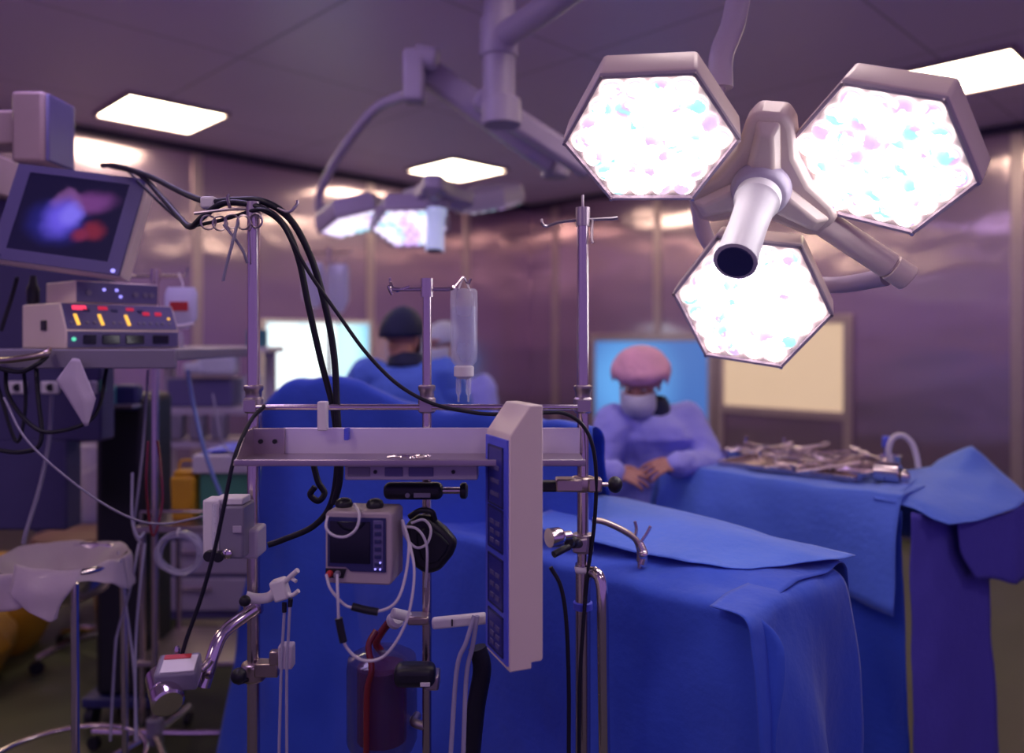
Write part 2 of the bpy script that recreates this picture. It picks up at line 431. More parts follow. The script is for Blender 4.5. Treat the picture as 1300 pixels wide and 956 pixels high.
def slab(a, b, z0, z1, nrm, th):
    a, b, nrm = V(a), V(b), V(nrm); m = MB()
    vs = [a+V((0,0,z0)), b+V((0,0,z0)), b+V((0,0,z1)), a+V((0,0,z1))]
    vs += [p+nrm*th for p in vs]
    return m.add(vs, [(0,1,2,3),(7,6,5,4),(0,4,5,1),(1,5,6,2),(2,6,7,3),(3,7,4,0)])
struct(slab(corner-U*9.5, corner+U*.1, 0, H, (-U.y, U.x, 0), .1).build('wall_left', M['wall'], smooth=False))
struct(slab(corner, corner+Vd*9.5, 0, H, (U.x, U.y, 0), .1).build('wall_right', M['wall'], smooth=False))
fl = MB().box((0, 4.2, -.05), (13.5, 13, .1)); struct(fl.build('floor', M['floor'], smooth=False))
ce = MB().box((0, 4.2, H+.05), (13.5, 13, .1)); struct(ce.build('ceiling', M['ceil'], smooth=False))
# ceiling panel joints
jt = MB()
for k in range(-3, 6):
    a = corner-U*(.62+1.25*k)
    jt.add(*(lambda p: (p, [(0, 1, 2, 3)]))([a+V((0,0,H-.001)), a+U*.012+V((0,0,H-.001)), a+U*.012+Vd*7+V((0,0,H-.001)), a+Vd*7+V((0,0,H-.001))]))
    b = corner+Vd*(.75+1.3*(k+1))
    jt.add(*(lambda p: (p, [(0, 1, 2, 3)]))([b+V((0,0,H-.001)), b+Vd*.012+V((0,0,H-.001)), b+Vd*.012-U*7+V((0,0,H-.001)), b-U*7+V((0,0,H-.001))]))
struct(jt.build('trim_1', M['joint'], smooth=False))
# coving along the top of both walls
k = 2
for (a, b, nr) in ((corner-U*9.4, corner, V((U.y, -U.x, 0))), (corner, corner+Vd*9.4, V((-U.x, -U.y, 0)))):
    struct(slab(a, b, H-.06, H, nr, .03).build('trim_%d' % k, M['darktrim'], smooth=False)); k += 1
for (a, b, nr, nm) in ((corner-U*9.4, corner, V((U.y, -U.x, 0)), 'baseboard_left'), (corner, corner+Vd*9.4, V((-U.x, -U.y, 0)), 'baseboard_right')):
    struct(slab(a, b, 0, .1, nr, .015).build(nm, M['darktrim'], bevel=.004))
# vertical cover strips on the cladding joints
for px in (250, 470, 592):
    p = on_left(px); struct(slab(p-U*.04, p+U*.04, .1, H-.06, (U.y, -U.x, 0), .012).build('trim_%d' % k, M['trim'], bevel=.003)); k += 1
for px in (705, 835, 1292):
    p = on_right(px); struct(slab(p-Vd*.04, p+Vd*.04, 1.575 if px == 835 else .1, H-.06, (-U.x, -U.y, 0), .012).build('trim_%d' % k, M['trim'], bevel=.003)); k += 1

# cream lit window, its frame runs down to the floor
nR = V((-U.x, -U.y, 0))
def window(name, px0, px1, z0, z1, pane, legs=False, fw=.07):
    a, b = on_right(px0), on_right(px1); fr = MB()
    def bar(p, q, zz0, zz1):
        s_ = slab(p, q, zz0, zz1, nR, .03); fr.add(s_.v, s_.f)
    low = .1 if legs else z0-fw
    bar(a-Vd*fw, a, low, z1+fw); bar(b, b+Vd*fw, low, z1+fw); bar(a, b, z1, z1+fw); bar(a, b, z0-fw, z0)
    o = struct(fr.build(name, M['trim'], bevel=.004))
    s_ = slab(a+Vd*.001, b-Vd*.001, z0+.001, z1-.001, nR, .01)
    o2 = s_.build('window_pane', pane, o, smooth=False)
    return o
window('window_1', 920, 1072, .935, 1.645, M['creamwin'], True)
window('window_2', 757, 900, .62, 1.50, M['bluewin'])
# pane of the blue window needs its picture across its width: it is a flat lit sheet set in the frame

# ------------------------------------------------------------------ ceiling lamps (recessed square panels) and added fill panels
def ceiling_lamp(cx, cy, label, s=.6, mat='panel_light'):
    t = thing('ceiling_lamp', label, 'ceiling light', (cx, cy, H-.02), PI/4, 'square lit ceiling panels')
    fr = MB(); h = s/2
    for (x0, y0, x1, y1) in ((-h-.02, -h-.02, h+.02, -h), (-h-.02, h, h+.02, h+.02), (-h-.02, -h, -h, h), (h, -h, h+.02, h)):
        fr.box(((x0+x1)/2, (y0+y1)/2, .008), (x1-x0, y1-y0, .026))
    fr.build('frame', M['trim'], t, local=True, smooth=False)
    MB().box((0, 0, .011), (s, s, .016)).build('glow_plate', M[mat], t, local=True, smooth=False)
ceiling_lamp(-.48, 6.85, 'square lit ceiling panel above the far surgical lamp')
ceiling_lamp(-2.3, 5.17, 'square lit ceiling panel over the tilted video monitor')
ceiling_lamp(2.53, 4.42, 'square lit ceiling panel behind the right hexagonal lamp head')
ceiling_lamp(.92, 5.62, 'square lit ceiling panel hidden behind the left hexagonal lamp head')
ceiling_lamp(-4.1, 3.37, 'square lit ceiling panel beyond the left edge of the picture')
for p in ((.75, 2.2), (-1.3, 2.4)):  # added out-of-view panels that brighten the lamp heads and tint the room
    ceiling_lamp(p[0], p[1], 'square fill light panel added overhead, out of the picture, over the '+('operating table' if p[0] > 0 else 'video tower'), mat='fill_light_neutral' if p[0] > 0 else 'fill_light_cool')
for p in ((.9, -.9), (-1.4, .6), (2.8, .6), (-2.9, -1.2)):  # unseen panels added to brighten the room from behind
    ceiling_lamp(p[0], p[1], 'square fill light panel added overhead behind the camera', mat='fill_light_neutral')

# ------------------------------------------------------------------ x-ray light box on the left wall
nL = V((U.y, -U.x, 0))
a, b = on_left(334), on_left(463)
t = thing('x_ray_light_box', 'glowing white and cyan x-ray viewing box on the steel wall', 'light box', (a+b)/2+V((0, 0, .95)))
s_ = slab(a-U*.03, b+U*.03, .95, 1.68, nL, .06); s_.build('housing', M['white'], t, bevel=.006)
L = (b-a).length
for i in range(3):
    p0 = a+U*(L*(i/3)+.004); p1 = a+U*(L*((i+1)/3)-.004)
    s_ = slab(p0+nL*.06, p1+nL*.06, .98, 1.65, nL, .004)
    s_.build('lit_panel', M['xray'] if i < 2 else M['xray2'], t, smooth=False)

# ------------------------------------------------------------------ surgical lamps
HEXA = [math.radians(x) for x in (0, 60, 120, 180, 240, 300)]
def hexpts(r): return [(r*math.cos(a), r*math.sin(a)) for a in HEXA]
def pod(t, centre, n, x, lens, gap_glow, rim, body, R=.19, screws=True):
    xf = Matrix.Translation(V(centre)) @ basis(n, x)
    hb = MB(xf)
    prof = [(R*1.0, .004), (R*1.005, .014), (R*.985, .072), (R*.90, .094), (R*.55, .110)]
    vs = []
    for r, y in prof: vs += [(px_, y, pz_) for px_, pz_ in hexpts(r)]
    fs = [(i*6+k_, i*6+(k_+1) % 6, (i+1)*6+(k_+1) % 6, (i+1)*6+k_) for i in range(len(prof)-1) for k_ in range(6)]
    fs += [tuple(range(6)), tuple(range(24, 30))]
    hb.add(vs, fs); pb = hb.build('lamp_head', body, t, bevel=.006, seg=3)
    rb = MB(xf); o_, i_ = hexpts(R), hexpts(R*.945); vs = []
    for y, P in ((.004, o_), (-.006, hexpts(R*.995)), (-.006, hexpts(R*.955)), (.002, i_)): vs += [(a_, y, b_) for a_, b_ in P]
    rb.add(vs, [(i*6+k_, i*6+(k_+1) % 6, (i+1)*6+(k_+1) % 6, (i+1)*6+k_) for i in range(3) for k_ in range(6)])
    rb.build('rim', rim, pb, smooth=False)
    MB(xf).prism(hexpts(R*.76), -.001, .003).build('glow_plate', gap_glow, pb, smooth=False)  # added plate, puts bloom into the gaps between the lenses
    if screws:
        for a_, b_ in hexpts(R*.975):
            MB(xf).cyl((a_, -.005, b_), (a_, -.009, b_), .0042, n=10).build('screw', M['dullsteel'], pb)
    p = R*.253
    for q in range(-3, 4):
        for r in range(-3, 4):
            if abs(q+r) > 3: continue
            c = (p*(q+r/2), p*r*.866)
            rr = p*.497
            lm = MB(xf)
            prof2 = [(rr, -.001), (rr*.90, -.007), (rr*.72, -.010), (rr*.42, -.0125)]
            vs = []
            for r2, y in prof2: vs += [(c[0]+r2*math.cos(2*PI*k_/14), y, c[1]+r2*math.sin(2*PI*k_/14)) for k_ in range(14)]
            fs = [(i*14+k_, i*14+(k_+1) % 14, (i+1)*14+(k_+1) % 14, (i+1)*14+k_) for i in range(3) for k_ in range(14)]+[tuple(range(42, 56))]
            lo_ = lm.add(vs, fs).build('lens', lens, pb); lo_.data.materials.append(M['lens_edge'])
            for q_ in range(14): lo_.data.polygons[q_].material_index = 1
    return pb

def hub(t, c, n, x, body, sc=1.0, handle_len=.25, frost=None):
    xf = Matrix.Translation(V(c)) @ basis(n, x) @ Matrix.Scale(sc, 4)
    poly = []
    for k_ in range(3):
        a_ = math.radians(90+120*k_); d = V((math.cos(a_), math.sin(a_))); s2 = V((d.y, -d.x))
        for (dd, ss) in ((.080, .064), (.150, .050), (.178, .032), (.178, -.032), (.150, -.050), (.080, -.064)):
            q = d*dd+s2*ss; poly.append((q.x, q.y))
    poly = poly[::-1]
    MB(xf).prism(poly, .0, .07).build('hub', body, t, bevel=.014, seg=3)
    # raised ridges of the three arms
    for k_ in range(3):
        a_ = math.radians(90+120*k_); d = V((math.cos(a_), 0, math.sin(a_)))
        s2 = V((d.z, 0, -d.x)); m = MB(xf)
        vs = [d*.04+s2*.040, d*.04-s2*.040, d*.165-s2*.026, d*.165+s2*.026]
        vs += [p*1.0+V((0, -.022, 0)) - s2*0 for p in (d*.04+s2*.026, d*.04-s2*.026, d*.14-s2*.012, d*.14+s2*.012)]
        m.add(vs, [(3,2,1,0),(4,5,6,7),(0,1,5,4),(1,2,6,5),(2,3,7,6),(3,0,4,7)]); m.build('arm', body, t, bevel=.006)
    MB(xf).lathe([(.066, 0), (.066, .018), (.058, .034), (.046, .040)], (0, 0, 0), (0, -1, 0)).build('boss', M['mauvep'], t, bevel=.003)
    hd = MB(xf).lathe([(.050, .036), (.050, .062), (.043, .070), (.040, handle_len*.55), (.042, handle_len*.9), (.0445, handle_len-.006), (.0445, handle_len)], (0, 0, 0), (0, -1, 0))
    ho = hd.build('handle', frost or M['white'], t)
    MB(xf).cyl((0, -handle_len+.002, 0), (0, -handle_len-.004, 0), .036).build('handle_tip', M['navyp'], ho)

t = thing('surgical_lamp', 'large lit surgical lamp with three hexagonal heads and a handle over the operating table', 'surgical lamp', (-.05, 3.0, H))
for c, n, x in (((.296, 1.695, 1.932), (-.18, -.60, -.778), (.97, -.238, -.042)),
                ((.750, 1.606, 1.868), (-.572, -.465, -.676), (.799, -.501, -.331)),
                ((.579, 1.913, 1.591), (-.366, -.803, -.471), (.93, -.334, -.153))):
    pod(t, c, n, x, M['lens_tinted'] if c[0] > .7 else M['lens'], M['gap_glow'], M['podrim'], M['cream'])
hn = V((-.39, -.62, -.66)).normalized()
hub(t, (.560, 1.765, 1.845), hn, (.93, -.34, -.16), M['cream'], handle_len=.275)
# joint cylinder, yoke, drop tube and the arms that carry it from the ceiling column
MB().cyl((.66, 1.80, 1.805), (.862, 1.80, 1.672), .031).cyl((.862, 1.80, 1.672), (.866, 1.80, 1.669), .029).cyl((.866, 1.80, 1.669), (.905, 1.80, 1.643), .031).build('joint', M['cream'], t, bevel=.004)
MB().tube([at(915, 100, 1.95), at(892, 170, 2.0), at(886, 250, 2.03), at(903, 312, 2.05), at(965, 352, 2.05), at(1055, 362, 1.98), at(1125, 352, 1.84)], .021, 14, 8).build('yoke', M['mauvep'], t)
MB().tube([(.575, 1.95, 2.66), (.572, 1.95, 2.45), at(932, 25, 1.95), at(916, 70, 1.95), at(915, 112, 1.95)], .030, 16, 8).build('drop_tube', M['mauvep'], t)
MB().tube([(-.05, 3.0, 2.65), (.12, 2.74, 2.66), (.45, 2.18, 2.68), (.575, 1.95, 2.66)], .048, 16, 6).build('swing_arm', M['mauvep'], t)
MB().cyl((.575, 1.95, 2.60), (.575, 1.95, 2.74), .055).build('arm_joint', M['mauvep'], t, bevel=.008)
cm = MB().cyl((-.05, 3.0, 2.34), (-.05, 3.0, 3.0), .062, n=28).lathe([(.17, 0), (.16, -.03), (.10, -.07), (.062, -.09)], (-.05, 3.0, 3.0)).cyl((-.05, 3.0, 2.58), (-.05, 3.0, 2.72), .072, n=28)
cm.build('ceiling_column', M['mauvep'], t, bevel=.004)

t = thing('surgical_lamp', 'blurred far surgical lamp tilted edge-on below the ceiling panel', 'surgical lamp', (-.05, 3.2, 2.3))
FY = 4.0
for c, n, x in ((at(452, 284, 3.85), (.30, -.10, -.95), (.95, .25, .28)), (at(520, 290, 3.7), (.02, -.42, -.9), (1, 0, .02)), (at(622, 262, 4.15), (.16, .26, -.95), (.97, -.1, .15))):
    pod(t, c, n, x, M['lens_far'], M['gap_glow_far'], M['podrim'], M['mauvep'], .19, screws=False)
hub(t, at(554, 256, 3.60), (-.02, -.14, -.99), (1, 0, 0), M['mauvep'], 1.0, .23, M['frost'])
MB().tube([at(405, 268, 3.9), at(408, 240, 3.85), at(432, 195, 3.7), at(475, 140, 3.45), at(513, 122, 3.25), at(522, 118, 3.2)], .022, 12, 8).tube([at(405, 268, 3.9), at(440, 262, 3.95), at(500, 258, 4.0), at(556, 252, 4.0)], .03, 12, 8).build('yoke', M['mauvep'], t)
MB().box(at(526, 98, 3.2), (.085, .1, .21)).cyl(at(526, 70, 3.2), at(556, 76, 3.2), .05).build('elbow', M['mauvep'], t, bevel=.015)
p0, p1 = at(540, 82, 3.2), at(702, 212, 3.4)
mm = basis((0, -1, 0), p1-p0)
MB().box((p0+p1)/2, ((p1-p0).length, .10, .115), m=mm).build('spring_arm', M['mauvep'], t, bevel=.02)
p0, p1 = at(640, 128, 3.0), at(712, 205, 3.35)
mm = basis((0, -1, 0), p1-p0)
MB().box((p0+p1)/2, ((p1-p0).length+.1, .09, .09), m=mm).build('extension_arm', M['mauvep'], t, bevel=.02)
MB().cyl(at(705, 214, 3.38)-V((0, 0, .04)), at(705, 200, 3.38)+V((0, 0, .06)), .06).build('arm_joint', M['mauvep'], t, bevel=.008)
MB().cyl((-.04, 3.0, 2.32), (-.04, 3.0, 2.42), .075).build('collar', M['mauvep'], t, bevel=.006)

# ------------------------------------------------------------------ pendant with the video tower (left)
t = thing('ceiling_pendant', 'ceiling hung equipment pendant with beige box head and shelf at the left edge', 'equipment pendant', (-1.55, 2.6, 3.0))
MB().box((-1.503, 2.52, 2.166), (.102, .16, .222)).build('pendant_head', M['tan'], t, bevel=.012)
MB().box((-1.447, 2.525, 2.166), (.012, .15, .212)).build('head_cover', M['bezel'], t, bevel=.008)
MB().box((-1.83, 2.53, 2.172), (.56, .12, .11)).box((-1.78, 2.67, 2.06), (.10, .30, .14)).cyl((-2.1, 2.55, 2.1), (-2.1, 2.55, 3.0), .07).build('support_arm', M['tan'], t, bevel=.01)
MB().box((-1.67, 2.79, 1.575), (.48, .10, .85)).box((-1.73, 2.79, 1.0), (.36, .10, .32)).build('service_panel', M['darkpanel'], t, bevel=.01)
MB().box((-1.235, 2.42, 1.462), (.66, .58, .030)).box((-1.235, 2.125, 1.452), (.66, .014, .052)).build('shelf', M['greyp'], t, bevel=.004)
for px in (22, 64, 112):
    so = MB().box(at(px, 492, 2.733), (.065, .012, .045)).build('socket', M['white'], t, bevel=.006)
    MB().cyl(at(px, 492, 2.727), at(px, 492, 2.723), .014, n=14).build('socket_hole', M['black'], so)
MB().box(at(130, 490, 2.73), (.02, .012, .04)).build('green_indicator', M['green'], t, bevel=.003)
MB().tube([(-1.49, 2.52, 2.06), (-1.46, 2.48, 1.95), (-1.30, 2.36, 1.90)], .022, 12, 6).build('monitor_arm', M['dullsteel'], t)

# tilted video monitor
mx = Matrix.Translation(V((-1.271, 2.256, 1.851))) @ basis((-.074, -.97, .232), (.985, -.108, -.138))
t = thing('video_monitor', 'tilted square video monitor showing a gloved hand, under the beige pendant head', 'monitor', mtx=mx)
w, h = .405, .30
hs = MB(); ch = .014
vs = []
for (y, e) in ((.0, -ch), (.014, 0), (.05, 0), (.085, -.06)):
    vs += [(-w/2-e, y, -h/2-e), (w/2+e, y, -h/2-e), (w/2+e, y, h/2+e), (-w/2-e, y, h/2+e)]
fs = [(i*4+k_, i*4+(k_+1) % 4, (i+1)*4+(k_+1) % 4, (i+1)*4+k_) for i in range(3) for k_ in range(4)]+[(3,2,1,0),(12,13,14,15)]
hs.add(vs, fs).build('casing', M['cream'], t, local=True, bevel=.003)
bz = MB(); W2, H2, w2, h2 = w/2-.004, h/2-.004, .156, .118; dz = .006
vs = [(-W2, -.004, -H2), (W2, -.004, -H2), (W2, -.004, H2), (-W2, -.004, H2), (-w2, -.004, -h2+dz), (w2, -.004, -h2+dz), (w2, -.004, h2+dz), (-w2, -.004, h2+dz)]
vs += [(a_, .004, c_) for a_, b_, c_ in vs]
bz.add(vs, [(0,1,5,4),(1,2,6,5),(2,3,7,6),(3,0,4,7),(8,9,1,0),(9,10,2,1),(10,11,3,2),(11,8,0,3),(4,5,13,12),(5,6,14,13),(6,7,15,14),(7,4,12,15)])
bz.build('bezel', M['bezel'], t, local=True, smooth=False)
MB().box((0, .000, dz), (2*w2, .004, 2*h2)).build('screen', M['endo'], t, local=True, smooth=False)
MB().cyl((w/2-.022, -.004, -h/2+.014), (w/2-.022, -.008, -h/2+.014), .0055).build('power_light', M['led_blue'], t, local=True)
MB().box((-w/2+.03, -.005, -h/2+.014), (.02, .002, .006)).build('badge', M['navyp'], t, local=True)
MB().box((0, .10, 0), (.12, .06, .10)).build('mount', M['greyp'], t, local=True, bevel=.006)

# instrument on the shelf: generator with sloping front (its left side is seen)
t = thing('electrosurgical_generator', 'cream generator with red digits and amber bars on the pendant shelf', 'generator', (-1.265, 2.43, 1.4775), math.radians(52))
w, d, h = .335, .30, .132
poly = [(-d/2, 0), (d/2, 0), (d/2, h), (-d/2+.042, h), (-d/2+.002, .055)]
MB().prism_x(poly, -w/2, w/2).build('casing', M['cream'], t, local=True, bevel=.004)
# front fascia: upper sloping panel and lower upright panel
import mathutils
p_lo, p_hi = V((0, -d/2+.002, .057)), V((0, -d/2+.041, h-.002))
sl = (p_hi-p_lo).normalized(); nf = V((0, -sl.z, sl.y))
fm = Matrix.Translation((p_lo+p_hi)/2) @ Matrix((V((1, 0, 0)), -nf, sl)).transposed().to_4x4()
FL = (p_hi-p_lo).length
fa = MB(fm).box((0, 0, 0), (w-.01, .004, FL)).build('control_panel', M['bezel'], t, local=True, bevel=.001)
for (x, z, sx, sz, mt) in ((-.118, .027, .038, .013, 'led_red'), (-.052, .027, .026, .011, 'led_redd'), (.028, .026, .022, .009, 'led_redd'), (.074, .012, .020, .011, 'led_redd'), (.112, .012, .020, .011, 'led_redd')):
    MB(fm).box((x, -.003, z), (sx, .003, sz)).build('digit_display', M[mt], fa, local=True, smooth=False)
for (x, z) in ((-.132, -.012), (-.065, -.012), (.012, -.012)):
    MB(fm).box((x, -.003, z), (.009, .003, .036), m=Matrix.Rotation(-.12, 4, 'Y')).build('level_bar', M['led_amber'], fa, local=True, smooth=False)
for x in (-.150, -.105, -.085, -.03, -.012, .045, .060, .080, .10, .118, .140):
    MB(fm).cyl((x, -.002, -.022), (x, -.006, -.022), .0045, n=12).build('button', M['greyp'], fa, local=True)
for x in (-.155, -.075, .005):
    MB(fm).box((x+.055, -.003, .020), (.018, .003, .008)).build('blue_key', M['navyp'], fa, local=True)
MB(fm).cyl((.142, -.002, -.004), (.142, -.005, -.004), .004, n=10).build('yellow_key', M['led_amber'], fa, local=True)
fb = MB().box((0, -d/2-.001, .027), (w-.01, .006, .046)).build('socket_panel', M['bezel'], t, local=True, bevel=.001)
for (x, sx) in ((-.105, .035), (-.045, .05), (.025, .055), (.105, .05)):
    MB().box((x, -d/2-.006, .027), (sx, .006, .026)).build('socket', M['screen_off'], fb, local=True, bevel=.002)
MB().cyl((-.148, -d/2-.003, .028), (-.148, -d/2-.008, .028), .006, n=12).build('power_button', M['led_green'], fb, local=True)
MB().box((-w/2-.002, -.01, .068), (.006, .035, .030)).build('side_inlet', M['black'], t, local=True, bevel=.002)
# flat camera control unit on top
t = thing('camera_control_unit', 'flat box with three small blue lamps on top of the cream generator', 'control unit', (-1.275, 2.455, 1.6105), math.radians(52))
MB().box((0, 0, .034), (.25, .20, .066)).build('casing', M['cream'], t, local=True, bevel=.004)
f_ = MB().box((.0, -.102, .034), (.242, .006, .060)).build('front_panel', M['bezel'], t, local=True, bevel=.001)
for x, z in ((-.045, .043), (-.008, .043), (.004, .024)):
    MB().cyl((x, -.104, z), (x, -.108, z), .0045, n=10).build('indicator', M['led_blue'], f_, local=True)
for x in (-.09, .05, .08, .10):
    MB().cyl((x, -.104, .032), (x, -.110, .032), .008, n=14).build('knob', M['greyp'], f_, local=True)
tag(MB().lathe([(.012, 0), (.018, .01), (.018, .05), (.012, .06), (.008, .09)], V((at(42, 0, 2.40).x, 2.40, 1.6095))).build('connector_plug', M['black']), 'black plug standing on the left end of the generator', 'plug')

# hanging card
g = [[at(92, 455, 2.09), at(97, 455, 2.09), at(101, 456, 2.09)], [at(71, 483, 2.08), at(94, 481, 2.075), at(111, 480, 2.08)], [at(90, 512, 2.07), at(107, 508, 2.065), at(122, 506, 2.075)], [at(108, 541, 2.07), at(110, 541, 2.07), at(112, 540, 2.07)]]
tag(cloth(g, 'paper_tag', M['paper'], None, 5, .0008, 12, 1.0), 'pale paper card hanging below the shelf from one corner', 'card')

# cables looping under the shelf
def cable(pts, r, mat, label, name='cable', cat='cable', group=None, n=10):
    o = MB().tube(pts, r, n, 8).build(name, mat); return tag(o, label, cat, group)
cable([at(8, 452, 2.2), at(10, 500, 2.15), at(40, 540, 2.1), at(72, 548, 2.1), at(120, 528, 2.12), at(135, 470, 2.2), at(138, 455, 2.22)], .0055, M['rubber'], 'black cable looping under the shelf behind the paper card')
cable([at(45, 452, 2.15), at(48, 500, 2.12), at(52, 560, 2.1), at(28, 574, 2.1), at(-12, 570, 2.1)], .006, M['rubber'], 'black cable hanging straight down then curving to the left edge')
cable([at(-6, 458, 2.1), at(20, 456, 2.07), at(55, 450, 2.07), at(62, 444, 2.1)], .009, M['brass'], 'thick bronze coloured hose lying at the shelf left end')
cable([at(-8, 466, 2.08), at(25, 472, 2.07), at(48, 462, 2.07), at(60, 452, 2.09)], .006, M['rubber'], 'black lead sagging at the shelf left corner')
cable([at(5, 505, 2.05), at(35, 560, 2.0), at(100, 618, 2.0), at(160, 655, 2.05), at(205, 665, 2.1), at(262, 655, 2.15)], .003, M['cord_grey'], 'thin pale tube running diagonally from the pendant to the trolley')
cable([at(66, 500, 2.3), at(62, 560, 2.3), at(50, 620, 2.28), at(34, 672, 2.25), at(30, 690, 2.25)], .006, M['cord_grey'], 'grey suction tube hanging from the wall socket to the basin')
cable([at(1, 420, 2.35), at(14, 380, 2.35), at(22, 352, 2.33)], .006, M['rubber'], 'black lead rising to the monitor lower left corner')
cable([at(-6, 480, 2.2), at(20, 560, 2.2), at(32, 520, 2.2), at(30, 470, 2.22), at(28, 455, 2.24)], .005, M['rubber'], 'black cable making a narrow loop below the shelf left corner')

# ------------------------------------------------------------------ IV stand beside the pendant
def iv_stand(loc, height, label, bar_w, bar_ang=0, hooks=True, r=.012):
    x, y = loc
    t = thing('iv_stand', label, 'iv stand', (x, y, 0))
    MB().cyl((x, y, .08), (x, y, height), r, n=16).build('pole', M['steel'], t)
    d = V((math.cos(bar_ang), math.sin(bar_ang), 0)); c = V((x, y, height-.01))
    b_ = MB().tube([c-d*bar_w-V((0, 0, -.03)), c-d*bar_w*.93, c, c+d*bar_w*.93, c+d*bar_w+V((0, 0, .03))], .006, 8, 0).cyl(c-V((0, 0, .02)), c+V((0, 0, .025)), .018)
    b_.build('hook_bar', M['steel'], t)
    hb = MB()
    for k_ in range(5):
        a_ = 2*PI*k_/5+.3; e = V((math.cos(a_), math.sin(a_), 0))
        MB().tube([V((x, y, .11)), V((x, y, .09))+e*.12, V((x, y, .07))+e*.28], .013, 8, 4).build('foot', M['steel'], t)
        MB().cyl(V((x, y, .025))+e*.28+V((-e.y, e.x, 0))*-.01, V((x, y, .025))+e*.28+V((-e.y, e.x, 0))*.01, .025, n=16).build('castor', M['black'], t)
    hb.cyl((x, y, .07), (x, y, .16), .03).build('base_hub', M['greyp'], t, bevel=.006)
    return t
p = at(197, 347, 2.80)
iv_stand((p.x, p.y), p.z, 'chrome drip stand with a cross bar rising behind the generator', .115)
def bag(name, label, c, w, h, th, mat_fluid, labelcol=None, chamber=True, hook_to=None):
    c = V(c)
    t = thing(name, label, 'infusion bag', c-V((0, 0, h/2)))
    vs = []; N = 12; K = 10
    m = MB(); rings = []
    for i in range(N+1):
        v_ = i/N; z = -h/2+h*v_
        wf = min(1, .45+2.2*v_) if v_ < .25 else (1 if v_ < .85 else 1-(v_-.85)*1.2)
        tf = math.sin(PI*min(1, max(.03, .12+v_*.8)))
        rings.append((c+V((0, 0, z)), w/2*wf, th/2*max(.12, tf)))
    m.loft(rings, 20).build('bag', mat_fluid, t)
    if labelcol: MB().box(c+V((0, -th/2-.001, .005)), (w*.55, .003, h*.22)).build('label', labelcol, t, bevel=.001)
    if chamber:
        MB().lathe([(.004, 0), (.004, -.02), (.010, -.025), (.010, -.07), (.004, -.08), (.003, -.10)], c-V((0, 0, h/2-.005))).build('drip_chamber', M['clear'], t)
    if hook_to is not None:
        MB().tube([c+V((0, 0, h/2-.005)), c+V((.006, 0, h/2+.01)), V(hook_to)], .0022, 8, 5).build('hanger', M['white'], t)
    return t
bag('blood_bag', 'clear blood bag with a red label hanging beside the generator', at(230, 391, 2.74), .115, .145, .035, M['bagw'], M['redlabel'], True, at(227, 347, 2.79))
MB_ = MB().tube([at(214, 412, 2.70), at(228, 414, 2.69), at(246, 411, 2.70)], .006, 8, 6)
tag(MB_.build('bag_clip', M['white']), 'white clip across the bottom of the blood bag', 'clip')

# coil of clear tubing hanging on the stand
t = thing('tubing_coil', 'round coil of clear tubing hanging beside the drip stand', 'tubing coil', at(228, 735, 2.45))
m = MB(); c = at(227, 703, 2.45); pts = []
for i in range(150):
    a_ = i/150*2*PI*5; rr = .066+.006*math.sin(i*.37)
    pts.append(c+V((rr*math.cos(a_), .012*math.sin(i*.11)+.002*(i/30), rr*math.sin(a_)*.92)))
m.tube(pts, .0055, 8, 0).build('tube', M['tube'], t)
MB().torus(c+V((0, 0, .066)), .012, .003, (1, 0, 0)).build('tie', M['white'], t)
# long tubes hanging around the stand
for k_, (pts, mt, lb) in enumerate((
    ([at(188, 470, 2.5), at(182, 560, 2.45), at(176, 620, 2.4), at(170, 670, 2.4), at(178, 690, 2.4)], 'cord_grey', 'grey tube hanging beside the dark cabinet with a curled end'),
    ([at(168, 600, 2.4), at(168, 660, 2.38), at(176, 682, 2.38), at(183, 676, 2.4)], 'tube', 'short clear tube with a hooked end beside the dark cabinet'),
    ([at(176, 690, 2.4), at(166, 745, 2.4), at(150, 800, 2.45), at(146, 830, 2.45), at(140, 940, 2.5)], 'tube', 'clear tube slanting down towards the stool base'),
    ([at(184, 690, 2.4), at(176, 760, 2.4), at(172, 830, 2.4), at(172, 940, 2.4)], 'tube', 'clear tube hanging straight down right of the slanting one'),
    ([at(150, 700, 2.42), at(160, 770, 2.42), at(170, 850, 2.42), at(174, 940, 2.42)], 'tube', 'clear tube crossing over the hanging tubes from the basin side'),
    ([at(188, 560, 2.3), at(186, 620, 2.3), at(194, 680, 2.32), at(206, 640, 2.34), at(204, 590, 2.36), at(200, 560, 2.4)], 'redtube', 'dark red line hanging in a loop on the drip stand'),
    ([at(238, 470, 2.7), at(247, 520, 2.7), at(262, 580, 2.7), at(285, 640, 2.75)], 'frostblue', 'pale blue tube slanting from the anaesthesia machine to the trolley'),
    ([at(270, 500, 3.2), at(282, 560, 3.1), at(300, 580, 3.0), at(318, 590, 3.0)], 'cord_grey', 'thin grey tube curving in front of the anaesthesia machine'))):
    if mt == 'frostblue': M.setdefault('frostblue', pmat('pale_blue_tubing', (.30, .42, .85), .25, 0, .05, coat=.5))
    cable(pts, .004 if mt != 'frostblue' else .007, M[mt], lb, 'tube', 'tube')

